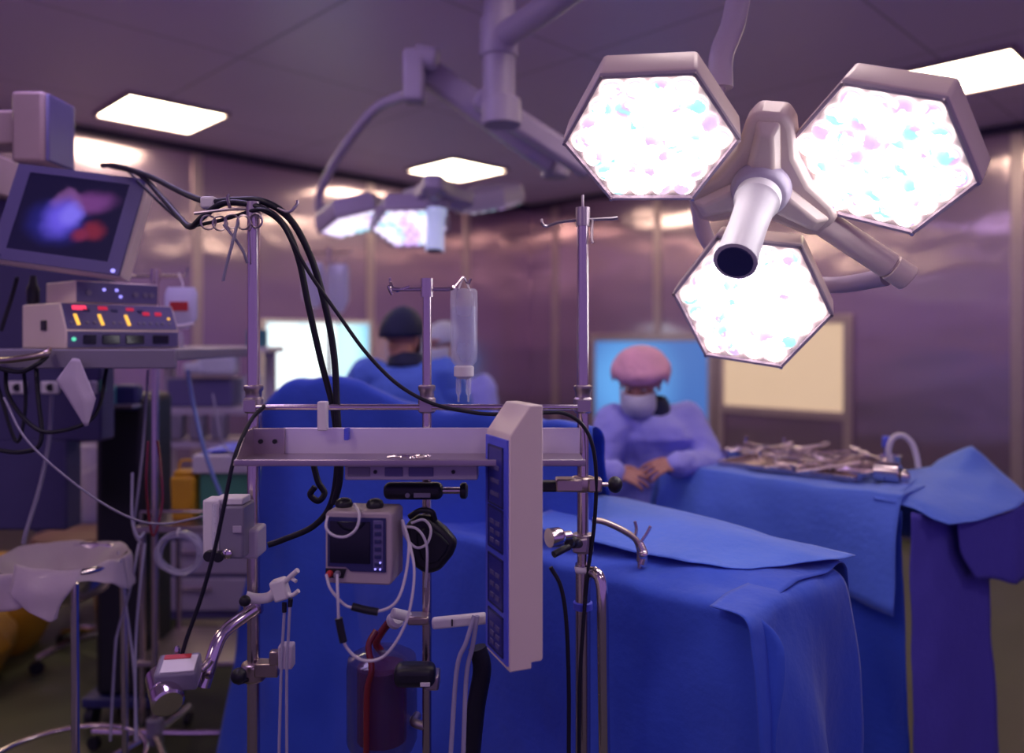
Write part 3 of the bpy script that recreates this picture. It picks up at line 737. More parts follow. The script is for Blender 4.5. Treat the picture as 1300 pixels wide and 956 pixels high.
# ------------------------------------------------------------------ basin on a ring stand, lined with film
c = V((-1.335, 2.33, .85))
t = thing('basin_stand', 'chrome ring stand holding a film-lined basin at the lower left', 'basin stand', (c.x, c.y, 0))
MB().torus(c, .178, .010, n=48).build('ring', M['chrome'], t)
for k_, a_ in enumerate((-.9, 1.2, 3.3)):
    e = V((math.cos(a_), math.sin(a_), 0))
    MB().tube([c+e*.178, c+e*.215-V((0, 0, .02)), c+e*.225-V((0, 0, .09)), V((c.x, c.y, .06))+e*.235], .011, 10, 5).build('leg', M['chrome'], t)
    MB().cyl(V((c.x, c.y, .027))+e*.235-V((-e.y, e.x, 0))*.012, V((c.x, c.y, .027))+e*.235+V((-e.y, e.x, 0))*.012, .027, n=16).build('castor', M['black'], t)
MB().torus((c.x, c.y, .25), .231, .008, n=40).build('lower_ring', M['chrome'], t)
MB().lathe([(.172, .004), (.165, -.02), (.13, -.09), (.07, -.12), (.001, -.125), (.001, -.122), (.068, -.116), (.125, -.086), (.16, -.018), (.168, .006)], c, n=36, closed=True).build('basin', M['steel'], t)
g = []
for i in range(5):
    row = []
    for j in range(17):
        a_ = 2*PI*j/16; rr = (.10, .168, .186, .195, .20)[i]
        zz = (-.07, .006, .012, -.035, -.075)[i]*(1 if i < 3 else (.7+.5*math.sin(3*a_+1)))
        row.append(c+V((rr*math.cos(a_), rr*math.sin(a_), zz)))
    g.append(row)
tag(cloth(g, 'basin_liner', M['film'], None, 4, .010, 11, .2), 'crumpled translucent film lining the basin on the ring stand', 'liner')
g = [[at(18, 716, 2.14), at(48, 722, 2.12), at(82, 724, 2.12), at(105, 722, 2.14)], [at(14, 738, 2.12), at(40, 748, 2.09), at(74, 756, 2.1), at(96, 742, 2.12)], [at(10, 752, 2.11), at(35, 768, 2.09), at(68, 778, 2.1), at(76, 768, 2.11)], [at(12, 754, 2.11), at(38, 776, 2.09), at(62, 790, 2.1), at(72, 784, 2.11)]]
tag(cloth(g, 'film_flap', M['film'], None, 5, .006, 12, .3), 'pointed sheet of pale film hanging over the front of the basin', 'film sheet')

# ------------------------------------------------------------------ things standing behind: stool, bins, bags, cabinet
t = thing('swivel_stool', 'swivel stool with brown seat and chrome star base behind the basin', 'stool', (-1.95, 3.75, 0))
sx, sy = -1.95, 3.75
MB().lathe([(.19, 0), (.20, .02), (.20, .06), (.185, .085), (.10, .095), (.001, .096)], (sx-.12, sy, .50)).build('seat', M['brown'], t)
MB().cyl((sx, sy, .10), (sx-.03, sy, .50), .024).build('column', M['chrome'], t)
for k_ in range(5):
    a_ = 2*PI*k_/5+.2; e = V((math.cos(a_), math.sin(a_), 0)); b0 = V((sx, sy, .12))
    MB().tube([b0, b0+e*.15-V((0, 0, .015)), b0+e*.28-V((0, 0, .05))], [.022, .014], 8, 4).build('foot', M['chrome'], t)
    MB().cyl(V((sx, sy, .03))+e*.28-V((-e.y, e.x, 0))*.015, V((sx, sy, .03))+e*.28+V((-e.y, e.x, 0))*.015, .03, n=16).build('castor', M['black'], t)

x0, y0 = -2.31, 4.35
t = thing('utility_cart', 'low dark utility cart carrying the white bucket', 'cart', (x0, y0, 0))
MB().box((x0, y0, .50), (.42, .40, .03)).build('top', M['navyp'], t, bevel=.005)
MB().box((x0, y0, .18), (.42, .40, .03)).build('lower_shelf', M['navyp'], t, bevel=.005)
for a_ in (-.19, .19):
    for b_ in (-.18, .18):
        MB().cyl((x0+a_, y0+b_, .0), (x0+a_, y0+b_, .49), .014, n=12).build('leg', M['dullsteel'], t)
t = thing('bucket', 'white plastic bucket standing behind the hanging card', 'bucket', (x0+.02, y0-.02, .515))
MB().lathe([(.062, 0), (.066, .005), (.086, .40), (.092, .402), (.092, .415), (.084, .416), (.080, .40), (.060, .012), (.001, .01), (.001, 0)], (x0+.02, y0-.02, .515), n=32, closed=True).build('body', M['bucketw'], t)
MB().tube([V((x0+.02-.09, y0-.02, .915)), V((x0+.02-.07, y0-.13, .84)), V((x0+.02, y0-.15, .80)), V((x0+.09, y0-.12, .84)), V((x0+.11, y0-.02, .915))], .004, 8, 6).build('handle', M['white'], t)

def sack(name, label, c, r, h, seed):
    m = MB(); vs = []; N, K = 14, 24
    for i in range(N+1):
        v_ = i/N
        rr = r*(.55+.9*math.sin(PI*min(.72, v_*.8+.12)))*(.35 if i == N else 1)*(1 if v_ < .8 else 1-(v_-.8)*2.6)
        for k_ in range(K):
            a_ = 2*PI*k_/K
            q = V((math.cos(a_)*2+seed, math.sin(a_)*2, v_*3)); f = 1+.18*noise.noise(q)+.1*noise.noise(q*2.5)
            vs.append(V(c)+V((rr*f*math.cos(a_), rr*f*math.sin(a_), h*v_)))
    fs = [(i*K+k_, i*K+(k_+1) % K, (i+1)*K+(k_+1) % K, (i+1)*K+k_) for i in range(N) for k_ in range(K)]+[tuple(range(K-1, -1, -1)), tuple(range(N*K, (N+1)*K))]
    m.add(vs, fs)
    return tag(m.build(name, M['yellowbag']), label, 'waste bag')
sack('waste_bag', 'larger yellow waste bag standing on the floor behind the ring stand', (-2.50, 3.85, 0), .17, .46, 1)
sack('waste_bag', 'smaller crumpled yellow waste bag low at the left edge', (-2.42, 3.45, 0), .14, .34, 5)

# dark tall suction cabinet
x0, y0 = -1.53, 3.2
t = thing('suction_cabinet', 'tall dark suction cabinet behind the drip stand', 'cabinet', (x0, y0, 0))
MB().box((x0, y0, .70), (.20, .26, 1.18)).build('casing', M['black'], t, bevel=.03, seg=4)
MB().box((x0, y0-.12, 1.28), (.16, .06, .10)).build('control_head', M['navyp'], t, bevel=.015)
MB().lathe([(.030, 0), (.030, .07), (.018, .085), (.018, .10)], (x0-.03, y0-.16, 1.255)).build('jar', M['teal'], t)
MB().box((x0, y0-.15, 1.25), (.17, .10, .012)).build('jar_shelf', M['dullsteel'], t, bevel=.002)
for a_ in (-.11, .11):
    for b_ in (-.12, .12):
        MB().cyl((x0+a_-.015, y0+b_, .04), (x0+a_+.015, y0+b_, .04), .04, n=16).build('castor', M['rubber'], t)
MB().box((x0, y0, .095), (.28, .30, .04)).build('base', M['navyp'], t, bevel=.008)

# anaesthesia machine
x0, y0 = -1.56, 4.05
t = thing('anaesthesia_machine', 'pale anaesthesia machine with shelves standing near the steel wall', 'anaesthesia machine', (x0, y0, 0))
MB().box((x0, y0+.05, .42), (.56, .40, .60)).build('cabinet', M['bezel'], t, bevel=.01)
for z in (.25, .43, .61):
    dr = MB().box((x0, y0-.158, z), (.52, .02, .16)).build('drawer', M['mauvep'], t, bevel=.006)
    MB().box((x0, y0-.175, z+.03), (.16, .018, .018)).build('handle', M['steel'], dr, bevel=.004)
MB().box((x0, y0, .76), (.62, .50, .04)).build('worktop', M['mauvep'], t, bevel=.008)
MB().box((x0-.27, y0+.16, 1.12), (.05, .05, .70)).build('upright', M['mauvep'], t, bevel=.006)
MB().box((x0+.27, y0+.16, 1.12), (.05, .05, .70)).build('upright', M['mauvep'], t, bevel=.006)
for z in (.97, 1.14):
    MB().box((x0, y0+.10, z), (.56, .26, .035)).build('shelf', M['mauvep'], t, bevel=.005)
MB().box((x0, y0+.12, 1.455), (.62, .30, .03)).build('top_shelf', M['white'], t, bevel=.006)
MB().box((x0-.05, y0+.1, 1.235), (.34, .2, .15)).build('ventilator', M['bezel'], t, bevel=.01)
for dx in (-.16, -.05, .06):
    MB().box((x0+dx, y0-.005, 1.06), (.075, .08, .13)).build('vaporiser', M['greyp'], t, bevel=.012)
MB().lathe([(.055, 0), (.055, .15), (.04, .165), (.001, .17)], (x0+.20, y0+.08, 1.16)).build('bellows', M['clear'], t)
for dx in (-.27, .27):
    for dy in (-.16, .22):
        MB().cyl((x0+dx-.015, y0+dy, .06), (x0+dx+.015, y0+dy, .06), .06, n=18).build('castor', M['black'], t)
tag(MB().box((x0+.05, y0+.0, 1.375), (.20, .10, .10)).box((x0-.06, y0-.02, 1.36), (.1, .09, .06)).build('folded_cloths', M['white_cloth'], bevel=.02, seg=3), 'white folded cloths on the anaesthesia machine', 'cloth')
tag(MB().box((x0+.24, y0+.03, 1.515), (.08, .10, .09)).build('tissue_box', M['teal'], bevel=.006), 'small teal box on top right of the anaesthesia machine', 'box')

# supply trolley with sharps bin, packs
x0, y0 = -1.16, 3.10
t = thing('supply_trolley', 'steel supply trolley carrying the yellow sharps bin and the packs', 'trolley', (x0, y0, 0))
MB().box((x0, y0, .80), (.48, .36, .025)).build('top', M['dullsteel'], t, bevel=.004)
MB().box((x0, y0, .30), (.48, .36, .02)).build('lower_shelf', M['dullsteel'], t, bevel=.004)
for a_ in (-.22, .22):
    for b_ in (-.16, .16):
        MB().cyl((x0+a_, y0+b_, .08), (x0+a_, y0+b_, .80), .011, n=12).build('leg', M['steel'], t)
        MB().cyl((x0+a_-.012, y0+b_, .04), (x0+a_+.012, y0+b_, .04), .04, n=16).build('castor', M['black'], t)
MB().tube([(x0-.22, y0-.17, .865), (x0, y0-.18, .868), (x0+.22, y0-.17, .865)], .007, 8, 4).tube([(x0-.22, y0-.17, .80), (x0-.22, y0-.17, .865)], .006, 8, 0).tube([(x0+.22, y0-.17, .80), (x0+.22, y0-.17, .865)], .006, 8, 0).build('guard_rail', M['chrome'], t)
c = at(237, 0, 3.05); bx = c.x
t = thing('sharps_bin', 'yellow sharps bin with a handle standing on the trolley left end', 'sharps bin', (bx, 3.05, .8125))
MB().box((bx, 3.05, .8125+.085), (.085, .085, .17), taper=1.1).build('body', M['yellow'], t, bevel=.012, seg=3)
MB().box((bx, 3.05, .992), (.075, .075, .022)).build('lid', M['yellow'], t, bevel=.008)
MB().tube([(bx-.03, 3.05, .995), (bx-.022, 3.05, 1.035), (bx+.022, 3.05, 1.035), (bx+.03, 3.05, .995)], .005, 8, 6).build('handle', M['yellow'], t)
c = at(292, 0, 3.1)
t = thing('dressing_pack', 'green dressing pack under a white box on the trolley', 'pack', (c.x, 3.12, .8125))
MB().box((c.x+.01, 3.12, .8125+.09), (.20, .2, .18)).build('carton', M['green'], t, bevel=.008)
tag(MB().box((c.x, 3.12, .9925+.035), (.23, .22, .07)).build('carton', M['white'], bevel=.006), 'flat white carton lying on the green dressing pack', 'carton')
g = [[V((c.x-.10, 3.05, 1.066)), V((c.x, 3.04, 1.072)), V((c.x+.11, 3.05, 1.066))], [V((c.x-.09, 3.12, 1.075)), V((c.x, 3.12, 1.098)), V((c.x+.1, 3.12, 1.075))], [V((c.x-.1, 3.2, 1.067)), V((c.x, 3.2, 1.078)), V((c.x+.1, 3.2, 1.067))]]
tag(cloth(g, 'blue_wrap', M['bluep'], None, 5, .006, 14), 'bright blue wrap lying on the white carton', 'wrap')

# ------------------------------------------------------------------ heart-lung machine frame in front
FY = 1.70
XL, XM, XR = (322-650)/1000*FY, (542-650)/1000*FY, (740-650)/1000*FY
t = thing('equipment_frame', 'chrome three-pole equipment frame with cross rail and tray shelf, in front', 'equipment frame', (-.2, FY, 0)); FRAME = t
MB().cyl((XL, FY, .14), (XL, FY, 1.785), .0135, n=24).build('pole', M['steel'], t)
MB().cyl((XR, FY, .14), (XR, FY, 1.772), .0125, n=24).cyl((XR, FY, .14), (XR, FY, 1.02), .0165, n=24).build('pole', M['steel'], t)
MB().cyl((XM, FY, .14), (XM, FY, 1.622), .0100, n=24).build('pole', M['steel'], t)
MB().cyl((XL, FY-.022, 1.359), (XR, FY-.022, 1.359), .0065, n=16).build('cross_rail', M['chrome'], t)
for x, r in ((XL, .021), (XM, .019), (XR, .020)):
    MB().lathe([(r*.8, 0), (r, .004), (r, .030), (r*.82, .034), (r*.82, .046), (r*.98, .05), (r*.98, .058), (r*.8, .06)], (x, FY, 1.345)).box((x, FY-.018, 1.362), (.026, .022, .024)).build('collar', M['dullsteel'], t)
# tray shelf with upright back lip
sh = MB(); x0, x1 = -.548, .145
sh.box(((x0+x1)/2, 1.615, 1.2575), (x1-x0, .13, .006)).box(((x0+x1)/2, 1.552, 1.260), (x1-x0, .004, .013))
sh.build('tray_shelf', M['dullsteel'], t, bevel=.0015)
MB().box(((x0+x1)/2+.03, 1.682, 1.287), (x1-x0-.06, .004, .056)).build('back_lip', M['lip'], t, bevel=.0015)
eb = MB().prism_x([(1.552, 1.2545), (1.684, 1.2545), (1.684, 1.315), (1.63, 1.315)], x0-.003, x0)
eb.box((x0+.028, 1.675, 1.287), (.075, .006, .056)); eb.build('end_bracket', M['dullsteel'], t, bevel=.002)
for dx in (.015, .045):
    MB().cyl((x0+dx, 1.674, 1.287), (x0+dx, 1.668, 1.287), .005, n=12).build('bolt', M['black'], t)
# IV hooks of the middle pole
MB().tube([(XM-.075, FY, 1.600), (XM-.082, FY-.005, 1.618), (XM-.07, FY, 1.612), (XM, FY, 1.612), (XM+.05, FY, 1.612), (XM+.058, FY-.005, 1.617)], .004, 8, 4).cyl((XM, FY, 1.595), (XM, FY, 1.635), .0145).build('hook_bar', M['steel'], t)
MB().tube([at(495, 353, 1.74), at(496, 360, 1.74), at(502, 369, 1.72), at(508, 368, 1.70), at(520, 364, 1.70)], .003, 8, 5).build('hook', M['steel'], t)
MB().tube([(XM+.05, FY, 1.612), (XM+.062, FY+.01, 1.622), at(588, 352, 1.74), at(594, 360, 1.74), at(598, 354, 1.74)], .003, 8, 5).build('hook', M['steel'], t)
# crown hooks of the right pole
rx = MB().cyl((XR, FY, 1.748), (XR, FY, 1.788), .0155)
rx.tube([(XR, FY, 1.762), (XR-.05, FY, 1.757), (XR-.078, FY, 1.748), (XR-.088, FY-.01, 1.752), (XR-.09, FY-.01, 1.762)], .0032, 8, 4)
rx.tube([(XR, FY, 1.762), (XR+.06, FY, 1.764), (XR+.075, FY, 1.766)], .0032, 8, 4).tube([(XR, FY, 1.78), (XR-.001, FY, 1.815)], .003, 8, 0).tube([(XR+.02, FY, 1.762), (XR+.018, FY-.01, 1.72), (XR+.02, FY-.012, 1.71)], .0032, 8, 4)
rx.build('hook_crown', M['dullsteel'], t)
# ring crown of the left pole
rc = MB().cyl((XL, FY, 1.765), (XL, FY, 1.80), .016)
for k_, (dx, dz) in enumerate(((-.09, -.012), (-.065, -.014), (-.04, -.010), (-.015, -.012), (.012, -.008))):
    rc.torus((XL+dx, FY-.02, 1.765+dz), .015, .0022, (.15*k_-.3, 1, .1), 20, 6)
rc.tube([(XL-.12, FY-.02, 1.772), (XL-.05, FY-.01, 1.782), (XL, FY, 1.785), (XL+.04, FY, 1.790), (XL+.08, FY-.02, 1.775), (XL+.098, FY-.02, 1.790), (XL+.10, FY-.02, 1.80)], .003, 8, 5)
rc.tube([(XL-.05, FY, 1.782), (XL-.052, FY-.01, 1.806), (XL-.048, FY-.01, 1.815)], .0035, 8, 4)
rc.build('ring_crown', M['dullsteel'], t)
# base out of the frame
MB().box((-.2, FY+.02, .11), (.95, .50, .08)).build('base', M['greyp'], t, bevel=.02)
for dx in (-.42, .42):
    for dy in (-.2, .2):
        MB().cyl((-.2+dx-.015, FY+.02+dy, .04), (-.2+dx+.015, FY+.02+dy, .04), .04, n=18).build('castor', M['black'], t)

# thin straps on the ring crown
for pts, lb in (([at(302, 282, 1.67), at(296, 305, 1.66), at(288, 335, 1.66), at(283, 357, 1.66)], 'dark strap hanging from the ring crown of the left pole'),
                ([at(284, 285, 1.67), at(296, 300, 1.67), at(308, 318, 1.67), at(314, 334, 1.68)], 'thin grey strap crossing below the ring crown')):
    cable(pts, .0032, M['cord_grey'], lb, 'strap', 'strap')

# black hoses draped from the monitor over the left pole and down behind the tray
hose = [
 ([at(130, 210, 2.33), at(150, 211, 2.25), at(190, 224, 2.1), at(235, 246, 1.9), at(265, 256, 1.78), at(300, 254, 1.72), at(335, 256, 1.70), at(368, 278, 1.70), at(394, 325, 1.71), at(412, 385, 1.72), at(424, 450, 1.735), at(428, 520, 1.74), at(432, 600, 1.74), at(424, 640, 1.74)], .0075, 'thick black hose arching over the left pole, outermost of the bundle'),
 ([at(140, 211, 2.34), at(175, 220, 2.2), at(205, 250, 2.0), at(228, 276, 1.86), at(242, 288, 1.80), at(258, 275, 1.75), at(285, 258, 1.72), at(325, 262, 1.69), at(358, 283, 1.69), at(378, 325, 1.70), at(392, 390, 1.715), at(408, 460, 1.735), at(424, 525, 1.755), at(428, 590, 1.76), at(420, 640, 1.76), at(398, 668, 1.76), at(360, 685, 1.76), at(340, 692, 1.75)], .0070, 'thick black hose dipping before the left pole, inner of the bundle'),
 ([at(160, 214, 2.35), at(185, 240, 2.2), at(215, 268, 2.0), at(240, 285, 1.84), at(270, 282, 1.76), at(300, 274, 1.72), at(330, 266, 1.67), at(352, 275, 1.66), at(372, 310, 1.67), at(395, 350, 1.68), at(430, 400, 1.68), at(465, 448, 1.68), at(505, 488, 1.67), at(548, 512, 1.66), at(590, 522, 1.655), at(628, 526, 1.655), at(690, 524, 1.655), at(716, 525, 1.66), at(738, 538, 1.665), at(752, 565, 1.67), at(757, 610, 1.675), at(754, 670, 1.68), at(746, 730, 1.68), at(740, 800, 1.665), at(736, 870, 1.655), at(735, 960, 1.65)], .0042, 'black cable crossing diagonally under the cross rail to the right pole'),
]
for pts, r, lb in hose: cable(pts, r, M['rubber'], lb, 'hose', 'hose', n=12)
cable([at(398, 590, 1.78), at(404, 612, 1.78), at(412, 626, 1.78), at(404, 636, 1.77), at(394, 628, 1.77), at(400, 618, 1.77)], .007, M['rubber'], 'short black hose end hooked behind the frame, left of the white monitor', 'hose', 'hose')
cable([at(336, 515, 1.62), at(318, 535, 1.60), at(298, 580, 1.57), at(285, 640, 1.56), at(272, 700, 1.56), at(255, 760, 1.56), at(238, 808, 1.56), at(230, 834, 1.56)], .0042, M['rubber'], 'dark cable curving from the rail down to the sensor head', 'cable')
cable([at(699, 720, 1.62), at(712, 745, 1.62), at(719, 790, 1.62), at(722, 870, 1.62), at(722, 960, 1.62)], .0045, M['rubber'], 'black cable hanging out of the tall cream control panel', 'cable')
MBx = MB().box(at(266, 258, 1.765), (.034, .03, .028)).build('cable_clip', M['white'], bevel=.006)
tag(MBx, 'white clip holding the black hoses left of the ring crown', 'clip')
MBx = MB().box(at(410, 528, 1.668), (.020, .022, .062)).build('tape_strip', M['white'], bevel=.003)
tag(MBx, 'white tape strip folded over the cross rail', 'tape')
MBx = MB().box(at(440, 551, 1.668)+V((0, .006, 0)), (.010, .022, .026)).build('blue_clip', M['bluep'], bevel=.002)
tag(MBx, 'small blue clip on the tray back lip', 'clip')
cl = [(at(500, 577, 1.60), .3), (at(514, 578, 1.60), -.5), (at(527, 576, 1.61), .2), (at(535, 577, 1.60), .9)]
for p, a_ in cl:
    p = V((p.x, p.y, 1.2605)); d = V((math.cos(a_), math.sin(a_), 0))
    m = MB().tube([p-d*.014+V((0, 0, .004)), p+V((0, 0, .0055)), p+d*.012+V((0, 0, .004))], .003, 8, 4).torus(p+d*.017+V((0, 0, .004)), .006, .0018, (0, 0, 1), 16, 6)
    tag(m.build('towel_clip', M['chrome']), 'small steel clip lying in the middle of the tray shelf', 'clip', 'steel clips on the tray shelf')

# rail module under the tray
t = thing('rail_module', 'long grey module with label windows under the tray shelf', 'module', at(523, 608, 1.60))
c = V(((523-650)/1000*1.60, 1.615, 1.2365))
MB().box(c, (.268, .055, .034)).build('casing', M['mauvep'], t, bevel=.003)
for dx, w_, mt in ((-.105, .045, 'greyp'), (-.035, .036, 'bezel'), (.02, .05, 'bezel')):
    MB().box(c+V((dx, -.0285, 0)), (w_, .003, .018)).build('label_window', M[mt], t, bevel=.001)
for dx in (-.072, .085):
    MB().cyl(c+V((dx, -.027, 0)), c+V((dx, -.031, 0)), .004, n=12).build('screw', M['black'], t)
# black clamp with side knob below it
t = thing('pole_clamp', 'black clamp handle with a side knob below the grey module', 'clamp', at(525, 636, 1.66))
c = at(525, 623, 1.655)
MB().box(c, (.125, .035, .036)).build('body', M['black'], t, bevel=.014, seg=4)
MB().box(c+V((.02, -.019, -.006)), (.035, .003, .010)).build('label', M['greyp'], t, bevel=.001)
MB().cyl(c+V((-.01, -.018, -.006)), c+V((-.01, -.021, -.006)), .005, n=12).build('screw', M['greyp'], t)
MB().cyl(c+V((.06, 0, 0)), c+V((.10, 0, 0)), .007, n=12).build('spindle', M['steel'], t)
MB().lathe([(.014, 0), (.017, .004), (.017, .012), (.012, .016)], c+V((.098, 0, 0)), (1, 0, 0)).build('knob', M['black'], t)

# patient monitor
mx0 = at(455, 742, 1.55); mw, mh = .136, .143
t = thing('patient_monitor', 'small cream patient monitor with dark screen hung under the tray', 'patient monitor', (mx0.x, 1.55, mx0.z), math.radians(-7))
poly = [(-mw/2+.006, 0), (mw/2-.006, 0), (mw/2, .006), (mw/2, mh-.006), (mw/2-.006, mh), (-mw/2+.006, mh), (-mw/2, mh-.006), (-mw/2, .006)]
MB().prism(poly, 0, .085).build('casing', M['cream2'], t, local=True, bevel=.006, seg=3)
fp = [(-.062, .034), (-.025, .034), (-.015, .026), (.056, .026), (.056, .132), (-.062, .132)]
MB().prism(fp, -.003, .002).build('front_glass', M['navyp'], t, local=True, bevel=.001)
MB().box((-.016, -.0035, .083), (.082, .003, .082)).build('screen', M['screen_off'], t, local=True, bevel=.001)
bp = MB().box((.041, -.0035, .080), (.020, .002, .096)).build('key_column', M['bezel'], t, local=True, bevel=.001)
for i in range(6):
    MB().box((.041, -.0055, .042+i*.015), (.013, .003, .008)).build('key', M['navyp'], bp, local=True, bevel=.001)
for (x, z) in ((.046, .046), (.036, .033), (.046, .033)):
    MB().cyl((x, -.006, z), (x, -.0075, z), .002, n=8).build('lit_key', M['led_blue'], bp, local=True)
cp = MB().prism([(-.066, .012), (-.030, .012), (-.024, .030), (-.066, .030)], -.003, .003).build('connector_panel', M['black'], t, local=True)
for x in (-.056, -.040):
    MB().lathe([(.006, 0), (.007, .003), (.006, .012), (.004, .014)], (x, -.003, .021), (0, -1, 0), 14).build('connector', M['redlabel'] if x < -.05 else M['led_blue'] if False else M['greyp'], cp, local=True)
for x in (-.045, .020):
    MB().lathe([(.016, 0), (.018, .006), (.015, .014), (.008, .018)], (x, .045, mh-.001)).build('top_knob', M['black'], t, local=True)
MB().box((.03, .11, .075), (.03, .085, .05)).build('mounting_arm', M['dullsteel'], t, local=True, bevel=.004)

# white leads of the monitor
def lead(pts, label, r=.0028, plug=None):
    t = thing('sensor_lead', label, 'cable', pts[0], group=None)
    MB().tube(pts, r, 8, 8).build('cable', M['cord_white'], t)
    if plug:
        a_, b_ = plug; MB().tube([a_, (V(a_)+V(b_))/2+V((0, 0, -.001)), b_], .0075, 12, 5).build('plug', M['black'], t)
lead([at(414, 729, 1.52), at(420, 748, 1.51), at(438, 768, 1.51), at(455, 772, 1.51), at(480, 776, 1.51), at(503, 764, 1.51), at(515, 730, 1.53), at(519, 690, 1.55), at(512, 665, 1.56)], 'white lead looping below the monitor, upper of the two big loops', plug=(at(447, 770, 1.512), at(480, 777, 1.512)))
lead([at(428, 729, 1.515), at(429, 760, 1.50), at(431, 795, 1.50), at(440, 822, 1.50), at(460, 838, 1.50), at(486, 834, 1.50), at(508, 806, 1.50), at(521, 770, 1.51), at(526, 725, 1.53), at(520, 690, 1.55), at(511, 660, 1.56)], 'white lead looping below the monitor, lower of the two big loops', plug=(at(430, 785, 1.50), at(436, 815, 1.50)))
lead([at(416, 655, 1.53), at(414, 670, 1.52), at(424, 680, 1.52), at(440, 681, 1.52), at(453, 670, 1.52), at(456, 652, 1.53), at(450, 640, 1.57)], 'white lead sagging across the top of the monitor screen')
lead([at(510, 660, 1.58), at(514, 680, 1.58), at(528, 695, 1.58), at(542, 690, 1.59), at(547, 672, 1.6), at(538, 660, 1.61), at(522, 664, 1.60)], 'white lead coiled against the black pouch, right loop')
lead([at(512, 668, 1.59), at(530, 672, 1.58), at(541, 690, 1.58), at(542, 720, 1.58), at(540, 745, 1.6)], 'white lead hanging straight down in front of the black pouch')

# black pouch (cuff) hanging on the middle pole
t = thing('cuff_pouch', 'black folded cuff pouch hanging on the middle pole, right of the white monitor', 'pouch', at(550, 730, 1.64))
poly = [(-.055, .04), (-.03, .062), (.0, .058), (.03, .035), (.056, .005), (.045, -.022), (.018, -.055), (-.012, -.062), (-.035, -.045), (-.05, -.005)]
c = at(548, 690, 1.645); MB(Matrix.Translation(c)).prism(poly, -.018, .018).build('body', M['black'], t, bevel=.012, seg=3)
MB(Matrix.Translation(c)).prism([(a_*.62+.004, b_*.62) for a_, b_ in poly], -.024, -.016).build('flap', M['rubber'], t, bevel=.005)
MB().tube([at(520, 656, 1.63), at(534, 648, 1.62), at(548, 650, 1.62), at(552, 660, 1.63)], .006, 10, 5).build('loop', M['black'], t)

# white arm with tape on the middle pole
t = thing('tube_holder', 'white taped tube holder arm clamped to the middle pole', 'tube holder', at(548, 795, 1.68))
MB().box(at(583, 788, 1.66), (.115, .022, .022), m=Matrix.Rotation(-.10, 4, 'Y')).build('arm', M['white'], t, bevel=.005)
MB().box(at(574, 790, 1.645)-V((0, 0, .001)), (.003, .002, .014)).build('mark', M['black'], t)
MB().box(at(532, 785, 1.68), (.045, .040, .018)).build('clamp', M['brass'], t, bevel=.004)
MB().cyl(at(498, 778, 1.66), at(520, 783, 1.68), .011).build('knob', M['white'], t, bevel=.003)
for pts, lb in (([at(602, 782, 1.63), at(592, 815, 1.62), at(580, 850, 1.62), at(572, 960, 1.62)], 'clear tube hanging from the white taped arm, left one'), ([at(606, 782, 1.63), at(600, 820, 1.63), at(592, 860, 1.63), at(588, 960, 1.63)], 'clear tube hanging from the white taped arm, right one')):
    cable(pts, .005, M['tube'], lb, 'tube', 'tube')

# oxygenator with blood lines at the bottom
t = thing('oxygenator', 'clear cylindrical oxygenator with dark red lines low on the frame', 'oxygenator', at(485, 1000, 1.75))
c = at(485, 880, 1.75)
MB().lathe([(.03, .10), (.055, .092), (.075, .08), (.078, .06), (.078, -.10), (.07, -.12), (.02, -.135)], c).build('housing', M['murk'], t)
MB().lathe([(.055, .06), (.055, -.10)], c).build('core', M['redtube'], t)
MB().tube([c+V((0, 0, .09)), at(478, 815, 1.74), at(490, 795, 1.73), at(500, 785, 1.72)], .009, 12, 6).build('outlet_line', M['redtube'], t)
MB().tube([at(465, 960, 1.66), at(466, 880, 1.66), at(472, 850, 1.66), at(468, 820, 1.67), at(478, 800, 1.68)], .007, 12, 6).build('return_line', M['redtube'], t)
MB().lathe([(.014, 0), (.018, .006), (.018, .018), (.012, .024)], at(498, 790, 1.72), (.5, -.5, .5)).build('cap', M['white'], t)
MB().tube([c+V((.078, 0, -.05)), (XM-.03, FY+.02, c.z-.05), (XM, FY, c.z-.05)], .010, 10, 4).build('bracket', M['dullsteel'], t)
t = thing('hand_crank', 'black ribbed hand crank at the foot of the middle pole', 'crank', at(530, 880, 1.62))
MB().box(at(527, 856, 1.63), (.085, .05, .045)).build('grip', M['black'], t, bevel=.016, seg=4)
MB().box(at(549, 862, 1.66), (.03, .05, .03)).build('bracket', M['dullsteel'], t, bevel=.004)
MB().box(at(540, 868, 1.607)+V((.0, -.004, .0)), (.02, .004, .008)).build('label', M['white'], t, bevel=.001)
tag(MB().tube([at(606, 822, 1.7), at(612, 850, 1.7), at(604, 900, 1.7), at(596, 980, 1.7)], .020, 12, 6).build('pump_hose', M['rubber']), 'thick black hose low behind the tall control panel', 'hose')

